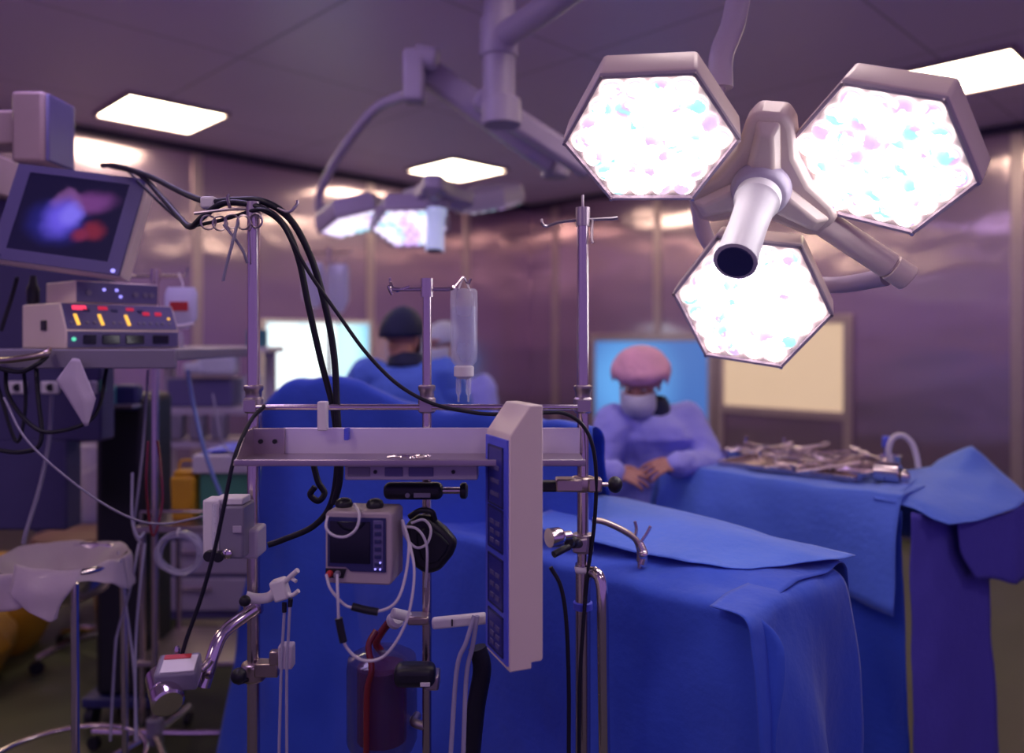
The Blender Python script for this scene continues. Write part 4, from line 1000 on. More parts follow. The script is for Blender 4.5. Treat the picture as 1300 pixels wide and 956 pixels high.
# tall cream control panel
ang = math.atan2(-.925, .38)
t = thing('control_panel', 'tall cream control panel with blue front clamped to the right pole', 'control panel', (-.0045, 1.5, .868), ang); CP = t
prof = [(0, 0), (.046, 0), (.046, .012), (.066, .012), (.070, .016), (.070, .508), (.042, .508), (.004, .455), (0, .449)]
MB().prism_x(prof, -.125, 0).build('housing', M['cream'], t, local=True, bevel=.0045, seg=3)
pf = MB().box((-.0625, -.0015, .226), (.117, .005, .432)).build('front_panel', M['bluep'], t, local=True, bevel=.001)
zc = (.366, .262, .158, .058)
for i, z in enumerate(zc):
    hgt = (.118, .084, .100, .078)[i]
    fr = MB(); w_ = .080
    for (a_, b_, c_, d_) in ((-w_/2, -hgt/2, w_/2, -hgt/2+.004), (-w_/2, hgt/2-.004, w_/2, hgt/2), (-w_/2, -hgt/2, -w_/2+.004, hgt/2), (w_/2-.004, -hgt/2, w_/2, hgt/2)):
        fr.box((-.062+(a_+c_)/2, -.005, z+(b_+d_)/2), (c_-a_, .003, d_-b_))
    f_ = fr.build('window_frame', M['navyp'], pf, local=True, smooth=False)
    MB().box((-.062, -.0048, z), (w_-.008, .002, hgt-.008)).build('window', M['bluep2'], pf, local=True, smooth=False)
    for r_ in range(3):
        for q in range(2 if i != 0 else 1):
            MB().box((-.062+(q-.5)*.03*(i != 0), -.0066, z-hgt*.30+r_*hgt*.22), (.020 if i else .045, .0025, .009)).build('key', M['bezel'], pf, local=True, bevel=.0008)
MB().lathe([(.019, 0), (.019, .022), (.015, .030), (.009, .034), (.009, .05)], at(697, 683, 1.56), (1, .55, 0)).build('mount_boss', M['chrome'], t)
MB().tube([at(722, 688, 1.60), at(730, 690, 1.65), at(738, 690, 1.69)], .010, 12, 4).ball(at(727, 688, 1.625), .013).cyl(at(703, 704, 1.575), at(722, 694, 1.60), .007).build('mount_joint', M['black'], t)
MB().cyl((XR, FY, 1.045), (XR, FY, 1.085), .023).box((XR-.008, FY-.02, 1.065), (.03, .022, .03)).build('pole_clamp', M['dullsteel'], t, bevel=.003)

# bronze clamp with black knob on the right pole
c = V((XR, FY, at(742, 614, FY).z))
t = thing('pole_clamp', 'bronze clamp with black round knob on the right pole', 'clamp', c-V((0, 0, .018)))
MB().lathe([(.024, -.016), (.026, -.012), (.026, .012), (.024, .016)], c).box(c+V((-.03, -.006, 0)), (.06, .04, .028)).box(c+V((.024, -.012, 0)), (.03, .030, .030)).build('body', M['brass'], t, bevel=.004)
MB().box(c+V((-.085, -.005, -.004)), (.06, .03, .022)).build('jaw', M['black'], t, bevel=.004)
MB().cyl(c+V((.035, -.012, 0)), c+V((.055, -.012, 0)), .005).build('spindle', M['steel'], t)
MB().ball(c+V((.068, -.012, 0)), (.016, .018, .018)).build('knob', M['black'], t)
c = V((XR, FY, at(742, 690, FY).z))
tag(MB().box((XR-.0, FY-.004, at(0, 722, FY).z), (.036, .036, .014)).build('tape_band', M['white'], bevel=.006), 'pale tape band around the right pole', 'tape')
tag(MB().lathe([(.017, 0), (.021, .002), (.021, .016), (.017, .018)], (XR, FY, at(0, 768, FY).z-.01)).build('pole_band', M['bluep']), 'blue band around the right pole near its thick part', 'band')
# chrome U tube beside the right pole
t = thing('bent_rail', 'thick chrome bent rail standing right of the right pole', 'rail', (XR+.04, FY, 0))
MB().tube([at(768, 990, 1.66), at(766, 860, 1.66), at(765, 770, 1.66), at(763, 740, 1.665), at(757, 728, 1.675), at(749, 727, 1.69), at(744, 734, 1.70)], .0125, 16, 6).build('rail', M['chrome'], t)
MB().cyl(at(768, 990, 1.66), (at(768, 990, 1.66).x, 1.66, .15), .0125).build('upright', M['chrome'], t)

# drip bottle on the middle pole
c = at(589, 421, 1.74)
t = thing('drip_bottle', 'clear drip bottle hanging upside down from the middle pole hook', 'infusion bag', at(589, 505, 1.74))
MB().lathe([(.010, .096), (.026, .094), (.030, .088), (.0305, .05), (.030, -.04), (.029, -.064), (.018, -.078), (.015, -.088)], c, n=28).build('bottle', M['clear'], t)
MB().lathe([(.0265, .055), (.0265, -.04), (.026, -.060), (.015, -.074)], c, n=24).build('fluid', M['fluid'], t)
MB().tube([c+V((-.012, 0, .094)), c+V((0, 0, .118)), c+V((.012, 0, .094))], .002, 8, 6).build('hanger', M['white'], t)
MB().lathe([(.016, -.074), (.022, -.078), (.022, -.098), (.012, -.104)], c).build('cap', M['white'], t)
for dx in (-.012, .010):
    MB().lathe([(.003, -.10), (.006, -.104), (.006, -.135), (.0025, -.142), (.0025, -.155)], c+V((dx, 0, 0)), n=12).build('drip_chamber', M['clear'], t)

# gas flow meter on the left pole
c = at(300, 671, 1.64)
t = thing('gas_flow_meter', 'grey gas flow meter box with a white scale clamped to the left pole', 'flow meter', c-V((0, 0, .06)))
MB().box(at(301, 671, 1.645), (.052, .075, .108)).build('box', M['greyp'], t, bevel=.005)
MB().box(at(273, 668, 1.63), (.036, .045, .118)).build('scale_block', M['white'], t, bevel=.005)
MB().cyl(at(273, 700, 1.604), at(273, 640, 1.604), .006, n=14).build('scale_tube', M['clear'], t)
MB().box(at(301, 672, 1.604), (.018, .003, .014)).build('label', M['mauvep'], t, bevel=.001)
for k_, (px, py) in enumerate(((268, 704), (280, 705))):
    MB().lathe([(.010, 0), (.011, .003), (.011, .014), (.009, .016)], at(px, py, 1.60), (0, -1, 0)).build('valve_knob', M['black'], t)
MB().lathe([(.008, 0), (.010, .004), (.010, .010), (.006, .013)], at(290, 702, 1.60), (0, -1, 0)).build('chrome_knob', M['chrome'], t)
MB().box(at(295, 634, 1.64), (.06, .05, .014)).build('top_fitting', M['white'], t, bevel=.003)
MB().box((XL+.006, FY-.026, at(0, 687, FY-.03).z), (.042, .066, .062)).build('clamp_block', M['mauvep'], t, bevel=.006)

# white tube clamp assembly on the left pole
t = thing('tube_clamp', 'white plastic tube clamp with two spouts on the left pole', 'clamp', at(340, 770, 1.66))
MB().tube([at(312, 757, 1.65), at(325, 760, 1.655), at(342, 758, 1.655), at(352, 748, 1.65)], .011, 12, 5).build('arm', M['white'], t)
MB().box(at(356, 748, 1.645), (.032, .03, .044), m=Matrix.Rotation(-.3, 4, 'Y')).build('body', M['white'], t, bevel=.005)
MB().tube([at(362, 738, 1.64), at(370, 731, 1.635), at(378, 724, 1.63)], .0055, 10, 4).tube([at(368, 733, 1.64), at(376, 738, 1.63)], .004, 8, 3).build('spout', M['white'], t)
MB().tube([at(362, 752, 1.64), at(370, 756, 1.635), at(379, 750, 1.63)], .0045, 10, 4).build('spout', M['white'], t)
MB().ball(at(311, 763, 1.64), .012).build('knob', M['black'], t)
MB().cyl(at(361, 765, 1.64), at(361, 777, 1.64), .005).cyl(at(369, 760, 1.64), at(368, 770, 1.64), .005).build('connector', M['black'], t)
for pts, lb in (([at(361, 776, 1.64), at(359, 810, 1.64), at(357, 850, 1.64), at(354, 960, 1.64)], 'thin clear tube hanging from the white tube clamp, left one'), ([at(368, 769, 1.64), at(366, 810, 1.64), at(364, 850, 1.64), at(364, 960, 1.64)], 'thin clear tube hanging from the white tube clamp, right one')):
    cable(pts, .0032, M['tube'], lb, 'tube', 'tube')
# lower bronze clamp
c = V((XL, FY, at(0, 852, FY).z))
t = thing('pole_clamp', 'pinkish metal clamp with a black ball knob low on the left pole', 'clamp', c-V((0, 0, .03)))
MB().lathe([(.022, -.02), (.026, -.016), (.026, .016), (.022, .02)], c).box(c+V((.035, -.012, .012)), (.05, .034, .030)).box(c+V((.052, -.02, .038)), (.02, .02, .03)).build('body', M['brass'], t, bevel=.004)
MB().box(at(364, 832, 1.655), (.03, .03, .05)).build('jaw', M['mauvep'], t, bevel=.004)
MB().cyl(c+V((-.005, -.025, -.008)), c+V((-.02, -.04, -.008)), .005).ball(at(303, 858, 1.64), .0165).build('knob', M['black'], t)

# bent chrome tube carrying a sensor head
t = thing('support_arm', 'bent chrome support arm reaching down left from the left pole', 'arm', at(262, 900, 1.6))
MB().tube([at(326, 772, 1.675), at(308, 784, 1.66), at(290, 797, 1.64), at(278, 812, 1.62), at(268, 840, 1.60), at(258, 872, 1.585)], .0135, 16, 6).build('tube', M['chrome'], t)
MB().lathe([(.019, -.014), (.021, -.010), (.021, .010), (.019, .014)], (XL, FY, at(0, 770, FY).z), n=24).build('collar', M['steel'], t)
MB().cyl(at(263, 858, 1.578), at(268, 858, 1.574), .006).build('screw', M['chrome'], t)
hm = Matrix.Translation(at(222, 862, 1.545)) @ Matrix.Rotation(.18, 4, 'Z') @ Matrix.Rotation(.35, 4, 'X')
t = thing('flow_sensor', 'cylindrical sensor head with red and white label at the bottom left', 'sensor', mtx=hm)
MB().box((.008, .0, .016), (.078, .06, .044)).build('body', M['greyp'], t, local=True, bevel=.006)
MB().box((.012, -.004, .0395), (.062, .044, .003)).build('label', M['white'], t, local=True, bevel=.0005)
MB().box((.006, .014, .0418), (.05, .012, .002)).build('red_stripe', M['redlabel'], t, local=True, bevel=.0005)
MB().lathe([(.026, -.05), (.030, -.046), (.030, -.02), (.027, -.018), (.030, -.016), (.030, .03), (.026, .034)], (-.018, -.012, -.006), (-.4, 1, 0)).build('barrel', M['chrome'], t, local=True)
MB().tube([(.045, .02, .0), (.055, .03, .004), (.062, .036, .01)], .008, 10, 3).build('mount', M['steel'], t, local=True)
MB().lathe([(.006, 0), (.006, .012), (.003, .02)], (.0, .03, .030), (0, .3, 1)).build('cable_gland', M['steel'], t, local=True)

# ------------------------------------------------------------------ drip bags far behind the frame
p = at(418, 318, 4.6)
iv_stand((p.x, p.y), p.z, 'far drip stand carrying two clear bags in front of the light box', .13)
bag('infusion_bag', 'clear infusion bag on the far drip stand, left of its pole', at(398, 362, 4.55), .13, .26, .05, M['bagw'], None, True, at(392, 322, 4.6))
bag('infusion_bag', 'clear infusion bag on the far drip stand, right of its pole', at(429, 366, 4.55), .13, .28, .05, M['bagw'], None, True, at(440, 322, 4.6))

# ------------------------------------------------------------------ operating table and drapes
ex = V((-.7071, .7071, 0)); ey = V((.7071, .7071, 0)); C0 = V((.49, 1.60, 0))
def T(a_, b_, z): p = C0+ex*a_+ey*b_; return V((p.x, p.y, z))
rot = math.radians(135)
t = thing('operating_table', 'operating table on a steel column, hidden under the blue drapes', 'operating table', T(.85, .23, 0))
m = MB(); 
for (a0, a1) in ((.10, .55), (.56, 1.15), (1.16, 1.62)):
    m.add([T(a0, .04, .88), T(a1, .04, .88), T(a1, .42, .88), T(a0, .42, .88), T(a0, .04, .92), T(a1, .04, .92), T(a1, .42, .92), T(a0, .42, .92)], [(0,3,2,1),(4,5,6,7),(0,1,5,4),(1,2,6,5),(2,3,7,6),(3,0,4,7)])
m.build('table_top', M['black'], t, bevel=.01)
MB().cyl(T(.85, .23, .1), T(.85, .23, .88), .12).build('column', M['steel'], t)
MB().box(T(.85, .23, .06), (.9, .4, .12), rz=rot).build('base', M['dullsteel'], t, bevel=.02)

# drape over the table: rows from the far side across the top, over the near edge and down to the floor
A2 = [-.075, .10, .24, .36, .55, .8, 1.1, 1.4, 1.62]
A = [0.0, .10, .24, .36, .55, .8, 1.1, 1.4, 1.62]
rows = []
rows.append([T(a_, .56, .25+.02*math.sin(9*a_)) for a_ in A])
rows.append([T(a_, .52, .60) for a_ in A])
rows.append([T(a_, .46, .945+.02*math.sin(4*a_)) for a_ in A])
rows.append([T(a_, .36, .965+.035*math.sin(PI*min(1, a_/1.3))) for a_ in A])
rows.append([T(a_, .24, .965+.045*math.sin(PI*min(1, a_/1.2))) for a_ in A])
rows.append([T(a_, .10, .955+.02*math.sin(5*a_)) for a_ in A])
rows.append([T(a_, .005, .945) for a_ in A])
rows.append([T(a_, -.012, .895) for a_ in A2])
rows.append([T(a_, -.03+.015*math.sin(11*a_), .72) for a_ in A2])
rows.append([T(a_, -.04+.03*math.sin(10*a_+1), .45) for a_ in A2])
rows.append([T(a_, -.05+.045*math.sin(9*a_+1), .12) for a_ in A2])
tag(cloth(rows, 'table_drape', M['drape'], None, 8, .011, 6, .25, seed=2), 'large blue drape covering the operating table beside the right pole', 'drape')
# end of the drape: cone shaped folds falling from the corner
B = [-.03, .02, .07, .13, .20, .27, .34, .40]
rows = [[T(.08, b_, .962 if 0 <= b_ <= .45 else .955) for b_ in B],
        [T(-.005, b_-.02*(b_ < 0), .952) for b_ in B],
        [T(-.03, b_*1.02-.03*(b_ < 0), .89) for b_ in B],
        [T(-.06-.035*math.sin(14*b_+.5), b_*1.06-.05*(b_ < 0), .68) for b_ in B],
        [T(-.075-.06*math.sin(14*b_+.3), b_*1.04-.08*(b_ < 0), .38) for b_ in B],
        [T(-.09-.075*math.sin(14*b_+.2), b_*1.05-.10*(b_ < 0), .06) for b_ in B]]
tag(cloth(rows, 'end_drape', M['drape'], None, 7, .006, 8, .15, seed=4), 'blue drape end falling in cone folds from the operating table corner', 'drape')
# loose sheet lying on the table corner with a free pointed edge
rows = [[T(.62, .40, 1.038), T(.42, .41, 1.026), T(.22, .42, 1.008), T(.08, .44, 0.991), T(-.02, .47, 0.978)],
        [T(.66, .28, 1.048), T(.44, .29, 1.038), T(.23, .30, 1.016), T(.08, .33, 0.998), T(.0, .37, 0.983)],
        [T(.70, .17, 1.028), T(.47, .18, 1.021), T(.25, .19, 1.001), T(.11, .23, 0.990), T(.05, .27, 0.982)],
        [T(.74, .06, 1.001), T(.50, .07, 0.998), T(.28, .09, 0.988), T(.16, .13, 0.983), T(.10, .18, 0.978)]]
tag(cloth(rows, 'top_sheet', M['drape2'], None, 8, .006, 7, .3, seed=9), 'crumpled paler blue sheet spread on top of the operating table', 'sheet')

# raised screen drape behind the frame
def scr(px, py, Y): return at(px, py, Y)
cols = [(335, 2.75), (362, 2.72), (395, 2.68), (455, 2.60), (520, 2.52), (590, 2.42), (650, 2.32), (705, 2.22), (752, 2.12)]
topy = [514, 488, 484, 490, 514, 522, 532, 536, 545]
rows = []
X0 = [at(px, 0, Y).x for px, Y in cols]
back = [V((at(px, 0, Y).x+.05, Y+.10, at(px, ty, Y).z-.05)) for (px, Y), ty in zip(cols, topy)]
rows.append([V((p.x+.02, p.y+.10, p.z-.25)) for p in back]); rows.append(back)
rows.append([at(px, ty, Y) for (px, Y), ty in zip(cols, topy)])
for k_, z in enumerate((1.12, .85, .55, .25, .02)):
    rows.append([V((at(px, 0, Y).x-.04*k_*(1-i/8), Y-.02*k_+.030*(k_+.6)/3*math.sin(i*2.1+1), z)) for i, (px, Y) in enumerate(cols)])
tag(cloth(rows, 'screen_drape', M['drape'], None, 9, .020, 4.5, .15, seed=5), 'tall blue drape hung as a screen behind the chrome equipment frame', 'drape')
t = thing('drape_screen_stand', 'steel hoop stand holding up the tall blue screen drape', 'stand', (-.3, 2.55, 0))
pa, pb = V((X0[1], 2.78, 0)), V((X0[6], 2.42, 0))
MB().tube([pa+V((0, 0, .02)), pa+V((0, 0, 1.17)), pa.lerp(pb, .08)+V((0, 0, 1.20)), pa.lerp(pb, .92)+V((0, 0, 1.17)), pb+V((0, 0, 1.14)), pb+V((0, 0, .02))], .012, 10, 0).build('hoop', M['steel'], t)
for p in (pa, pb): MB().box(p+V((0, 0, .012)), (.10, .34, .024)).build('foot', M['dullsteel'], t, bevel=.005)

# retractor on the table drape
t = thing('retractor', 'curved steel retractor bar with a post on the operating table drape', 'retractor', at(800, 722, 1.87))
MB().tube([at(752, 660, 1.87), at(768, 663, 1.87), at(790, 673, 1.87), at(806, 684, 1.87), at(812, 698, 1.87), at(812, 712, 1.87)], .0075, 12, 6).build('bar', M['brass'], t)
MB().tube([at(812, 690, 1.87), at(818, 704, 1.862), at(816, 716, 1.862)], .010, 10, 4).ball(at(817, 704, 1.86), .012).build('joint', M['chrome'], t)
MB().tube([at(806, 684, 1.87), at(808, 672, 1.87), at(806, 662, 1.87)], .004, 8, 4).tube([at(814, 688, 1.87), at(822, 676, 1.87), at(826, 668, 1.87)], .004, 8, 4).build('clip', M['steel'], t)
p = at(812, 712, 1.87)
MB().cyl(p, (p.x, p.y, .955), .006).build('post', M['steel'], t)

# ------------------------------------------------------------------ instrument table and its paper drapes
AA = V((.62, 3.08, 0)); sv = Vd; su = U
def I(s, t_, z): p = AA+sv*s+su*t_; return V((p.x, p.y, z))
t = thing('instrument_table', 'steel instrument table under the blue paper drapes at the right', 'table', I(.43, .28, 0))
m = MB(); m.add([I(.02, .02, .985), I(.83, .02, .985), I(.83, .54, .985), I(.02, .54, .985), I(.02, .02, 1.008), I(.83, .02, 1.008), I(.83, .54, 1.008), I(.02, .54, 1.008)], [(0,3,2,1),(4,5,6,7),(0,1,5,4),(1,2,6,5),(2,3,7,6),(3,0,4,7)])
m.build('table_top', M['steel'], t, bevel=.004)
for s in (.06, .79):
    for q in (.06, .50):
        MB().cyl(I(s, q, .05), I(s, q, .985), .016).build('leg', M['steel'], t)
        MB().cyl(I(s, q, .04)-su*.012, I(s, q, .04)+su*.012, .04, n=16).build('castor', M['black'], t)
S_ = [-.03, .04, .16, .30, .45, .60, .74, .86]
hem = [.77, .76, .745, .73, .715, .70, .675, .66]
rows = [[I(s, .62, .74) for s in S_], [I(s, .575, .97) for s in S_], [I(s, .55, 1.016) for s in S_], [I(s, .28, 1.014) for s in S_],
        [I(s, .01, 1.018) for s in S_], [I(s, -.02, 1.0) for s in S_],
        [I(s, -.045-.02*math.sin(9*s), .90) for s in S_], [I(s, -.06-.03*math.sin(8*s+.6), hm_) for s, hm_ in zip(S_, hem)]]
tag(cloth(rows, 'instrument_drape', M['drape2'], None, 8, .009, 6, .45, seed=11), 'blue paper drape over the instrument table, long side facing the camera', 'drape')
# left end flap of the drape
rows = [[I(.03, q, 1.019) for q in (.0, .15, .3, .45, .56)], [I(-.03, q, 1.0) for q in (-.02, .15, .3, .45, .58)], [I(-.06, q, .88) for q in (-.05, .13, .3, .45, .6)], [I(-.07-.02*math.sin(q*9), q, .70) for q in (-.06, .12, .3, .46, .62)]]
tag(cloth(rows, 'end_flap', M['drape2'], None, 6, .005, 8, .3, seed=13), 'blue drape flap hanging off the left end of the instrument table', 'drape')
# stiff paper wing standing out beyond the right end
rows = [
 [I(.72, .50, 1.022), I(.80, .52, 1.045), at(1192, 583, 2.92), at(1234, 566, 2.80), at(1268, 596, 2.75), at(1304, 628, 2.66)],
 [I(.72, .36, 1.022), I(.80, .38, 1.035), at(1178, 597, 2.80), at(1216, 598, 2.72), at(1262, 610, 2.66), at(1306, 633, 2.61)],
 [I(.74, .20, 1.022), I(.82, .20, 1.028), at(1160, 612, 2.66), at(1196, 617, 2.62), at(1250, 634, 2.56), at(1290, 645, 2.54)],
 [I(.76, .04, 1.022), I(.84, .04, 1.022), at(1150, 628, 2.52), at(1176, 640, 2.46), at(1216, 655, 2.44), at(1262, 655, 2.48)],
 [I(.78, -.03, 1.0), I(.84, -.03, .995), at(1160, 645, 2.45), at(1186, 660, 2.41), at(1206, 667, 2.40), at(1240, 661, 2.44)]]
tag(cloth(rows, 'paper_wing', M['drape2'], None, 7, .003, 9, .75, seed=17), 'stiff pale blue paper fold standing out from the right end of the instrument table', 'drape')
rows = [[at(1214, 662, 2.46), at(1245, 660, 2.50), at(1280, 650, 2.56), at(1306, 636, 2.64)],
        [at(1220, 700, 2.47), at(1250, 690, 2.50), at(1284, 690, 2.56), at(1306, 680, 2.64)],
        [at(1240, 735, 2.50), at(1262, 735, 2.52), at(1288, 742, 2.57), at(1300, 735, 2.64)]]
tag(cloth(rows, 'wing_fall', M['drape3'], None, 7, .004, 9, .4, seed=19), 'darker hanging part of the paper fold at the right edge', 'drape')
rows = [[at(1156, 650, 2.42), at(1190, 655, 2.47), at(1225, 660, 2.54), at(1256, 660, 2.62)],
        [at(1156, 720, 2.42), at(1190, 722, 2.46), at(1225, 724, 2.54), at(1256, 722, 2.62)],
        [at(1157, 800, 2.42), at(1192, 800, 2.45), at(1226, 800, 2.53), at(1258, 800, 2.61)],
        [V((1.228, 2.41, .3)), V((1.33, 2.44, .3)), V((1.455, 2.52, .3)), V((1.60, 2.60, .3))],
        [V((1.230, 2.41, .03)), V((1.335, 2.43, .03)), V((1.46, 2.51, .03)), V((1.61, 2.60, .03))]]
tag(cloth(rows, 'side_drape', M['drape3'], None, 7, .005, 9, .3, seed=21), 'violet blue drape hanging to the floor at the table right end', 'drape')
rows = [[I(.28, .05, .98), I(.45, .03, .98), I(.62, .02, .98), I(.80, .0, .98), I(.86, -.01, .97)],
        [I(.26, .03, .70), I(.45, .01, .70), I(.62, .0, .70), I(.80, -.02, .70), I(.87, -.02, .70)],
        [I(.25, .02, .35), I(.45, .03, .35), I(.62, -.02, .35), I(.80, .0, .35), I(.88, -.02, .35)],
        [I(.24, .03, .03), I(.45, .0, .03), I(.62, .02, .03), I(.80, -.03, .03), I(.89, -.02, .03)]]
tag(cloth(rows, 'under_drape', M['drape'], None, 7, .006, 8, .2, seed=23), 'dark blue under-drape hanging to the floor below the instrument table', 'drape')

# ---- instruments: one of each kind, then copies
ZT = 1.0235
GR = 'instruments heaped on the blue table'
tray = thing('instrument_tray', 'shallow steel tray under the heaped instruments', 'tray', I(.42, .25, ZT), -PI/4)
MB().box((0, 0, .002), (.52, .34, .004)).box((0, .17, .010), (.52, .004, .016)).box((0, -.17, .010), (.52, .004, .016)).box((.26, 0, .010), (.004, .34, .016)).box((-.26, 0, .010), (.004, .34, .016)).build('pan', M['steel'], tray, local=True, bevel=.001)
def ins_haemostat(L):
    m = MB(); 
    for s in (-1, 1):
        m.tube([(-L*.5, s*.002, .005), (-L*.2, s*.003, .006), (0, s*.001, .006), (L*.28, s*.012, .005), (L*.36, s*.016, .005)], [.0022, .0035], 8, 4)
        m.torus((L*.43, s*.020, .005), .013, .0026, (0, 0, 1), 20, 6)
    m.cyl((-L*.02, 0, .001), (-L*.02, 0, .011), .0055, n=12); return m
def ins_forceps(L):
    m = MB()
    for s in (-1, 1): m.tube([(-L*.5, s*.001, .004), (-L*.1, s*.009, .006), (L*.3, s*.007, .006), (L*.5, s*.001, .005)], [.0018, .0042], 8, 4)
    return m
def ins_retractor(L):
    m = MB().tube([(-L*.5, 0, .03), (-L*.48, 0, .010), (-L*.4, 0, .005), (L*.45, 0, .005)], .006, 10, 4)
    m.torus((L*.5, 0, .006), .016, .0035, (0, 0, 1), 20, 6); return m
def ins_scalpel(L):
    return MB().box((L*.1, 0, .004), (L*.7, .009, .004)).add([(-L*.5, 0, .003), (-L*.25, .006, .003), (-L*.25, -.005, .003), (-L*.5, 0, .005), (-L*.25, .006, .005), (-L*.25, -.005, .005)], [(0,1,2),(5,4,3),(0,3,4,1),(1,4,5,2),(2,5,3,0)])
kinds = [('haemostat', ins_haemostat, .20, 'steel clamp with finger rings lying in the heap on the instrument table', 'clamp'),
         ('forceps', ins_forceps, .19, 'steel forceps lying in the heap on the instrument table', 'forceps'),
         ('hand_retractor', ins_retractor, .24, 'steel hand retractor with ring end in the heap on the instrument table', 'retractor'),
         ('scalpel', ins_scalpel, .15, 'steel scalpel lying in the heap on the instrument table', 'scalpel')]
rnd = random.Random(3)
for ki, (nm, fn, L, lb, cat) in enumerate(kinds):
    first = None
    for q in range((16, 11, 7, 5)[ki]):
        s = rnd.uniform(.19, .66); b_ = rnd.uniform(.10, .42); lay = rnd.random()**1.6
        z = ZT+.005+lay*.085*(1-abs(s-.42)/.40)
        ang_ = rnd.gauss(-.9, .6) if rnd.random() < .6 else rnd.uniform(0, PI)
        mtx = Matrix.Translation(I(s, b_, z)) @ Matrix.Rotation(ang_, 4, 'Z') @ Matrix.Rotation(rnd.uniform(-.05, .05)+.8*lay*(rnd.random()-.5), 4, 'Y') @ Matrix.Rotation(rnd.uniform(-.3, .3), 4, 'X')
        if first is None:
            first = fn(L).build(nm, M['steel']); first.location = (0, 0, 0); first.matrix_basis = mtx
            # keep the mesh origin where the mesh was drawn
            tag(first, lb, cat, nm.replace('_', ' ')+' instruments in the heap')
        else:
            o = first.copy(); C.objects.link(o); o.matrix_basis = mtx
def bowl(c, r, h, label, name='steel_bowl'):
    return tag(MB().lathe([(r*.55, 0), (r*.9, h*.5), (r, h), (r*1.05, h), (r*.97, h*.96), (r*.86, h*.5), (r*.5, .004), (.001, .004), (.001, 0)], c, n=30, closed=True).build(name, M['chrome']), label, 'bowl')
bowl(I(.10, .30, ZT), .052, .034, 'small steel bowl at the left end of the instrument table')
bowl(I(.66, .46, ZT), .040, .050, 'steel cup behind the white hose arch')
m = MB(); c = I(.755, .16, ZT)
m.lathe([(.030, -.04), (.034, -.036), (.034, .036), (.030, .04), (.022, .04), (.022, -.036), (.0, -.036)], c+V((0, 0, .034)), (.75, -.6, 0), 28)
tag(m.build('steel_cup', M['chrome']), 'steel cup lying on its side at the right end of the instruments', 'cup')
m = MB().ball(I(.80, .18, ZT+.022), .022); m.cyl(I(.80, .18, ZT), I(.80, .18, ZT+.012), .016)
tag(m.build('stopper', M['chrome']), 'small round steel stopper beside the lying cup', 'stopper')
# kidney dish
m = MB(); ring = []
K = 28
def kid(r, z):
    out = []
    for k_ in range(K):
        a_ = 2*PI*k_/K; x = math.cos(a_)*.115*r; y = math.sin(a_)*.05*r - .030*math.cos(2*a_)*r*.6
        out.append(V((x, y, z)))
    return out
vs = kid(.8, 0)+kid(1, .032)+kid(1.05, .032)+kid(1.0, .028)+kid(.78, .004)
mt = Matrix.Translation(I(.60, .13, ZT)) @ Matrix.Rotation(-.9, 4, 'Z')
m.add([mt @ p for p in vs], [(i*K+k_, i*K+(k_+1) % K, (i+1)*K+(k_+1) % K, (i+1)*K+k_) for i in range(4) for k_ in range(K)]+[tuple(range(K-1, -1, -1)), tuple(range(4*K, 5*K))])
tag(m.build('kidney_dish', M['steel']), 'steel kidney dish at the front right of the instruments', 'dish')
cable([at(1132, 592, 2.85), at(1128, 572, 2.85), at(1134, 556, 2.85), at(1146, 553, 2.85), at(1157, 562, 2.84), at(1163, 577, 2.83), at(1166, 594, 2.82)], .010, M['cord_white'], 'white hose arching up from the instrument table', 'hose', 'hose')
m = MB().box(at(1125, 561, 2.95)+V((0, 0, 0)), (.028, .02, .045)).cyl(at(1125, 566, 2.95), V((at(1125, 566, 2.95).x, 2.95, ZT)), .006)
tag(m.build('suction_tip', M['bluep'], bevel=.006), 'dark blue tipped holder standing behind the white hose arch', 'holder')

# ------------------------------------------------------------------ people
def remesh(o, vox, smooth=6, disp=0.0, dsize=.12):
    r = o.modifiers.new('join', 'REMESH'); r.mode = 'VOXEL'; r.voxel_size = vox; r.use_smooth_shade = True
    s = o.modifiers.new('smooth', 'SMOOTH'); s.factor = .5; s.iterations = smooth
    if disp:
        tx = bpy.data.textures.new('creases', 'CLOUDS'); tx.noise_scale = dsize; tx.noise_depth = 2
        d = o.modifiers.new('creases', 'DISPLACE'); d.texture = tx; d.strength = disp; d.mid_level = .5; d.texture_coords = 'LOCAL'

def head_mesh(m, hm, s=1.0):
    """head in local axes of hm: face towards -Y, Z up, origin at head centre; total height .23"""
    R3 = hm.to_3x3()
    def b_(c, r): m.ball(hm @ (V(c)*s), V(r)*s, 20, 14, R3)
    b_((0, .018, .028), (.074, .092, .088))
    b_((0, -.018, -.022), (.062, .074, .080))
    b_((0, -.048, -.082), (.036, .034, .030))
    b_((0, -.080, .034), (.050, .016, .014))
    b_((0, -.094, -.022), (.014, .020, .015))
    b_((0, -.090, .0), (.009, .014, .026))
    b_((0, -.082, -.056), (.026, .012, .009))
    for x in (-1, 1):
        b_((x*.077, .012, -.008), (.008, .018, .030))
        b_((x*.040, -.066, -.020), (.022, .018, .018))

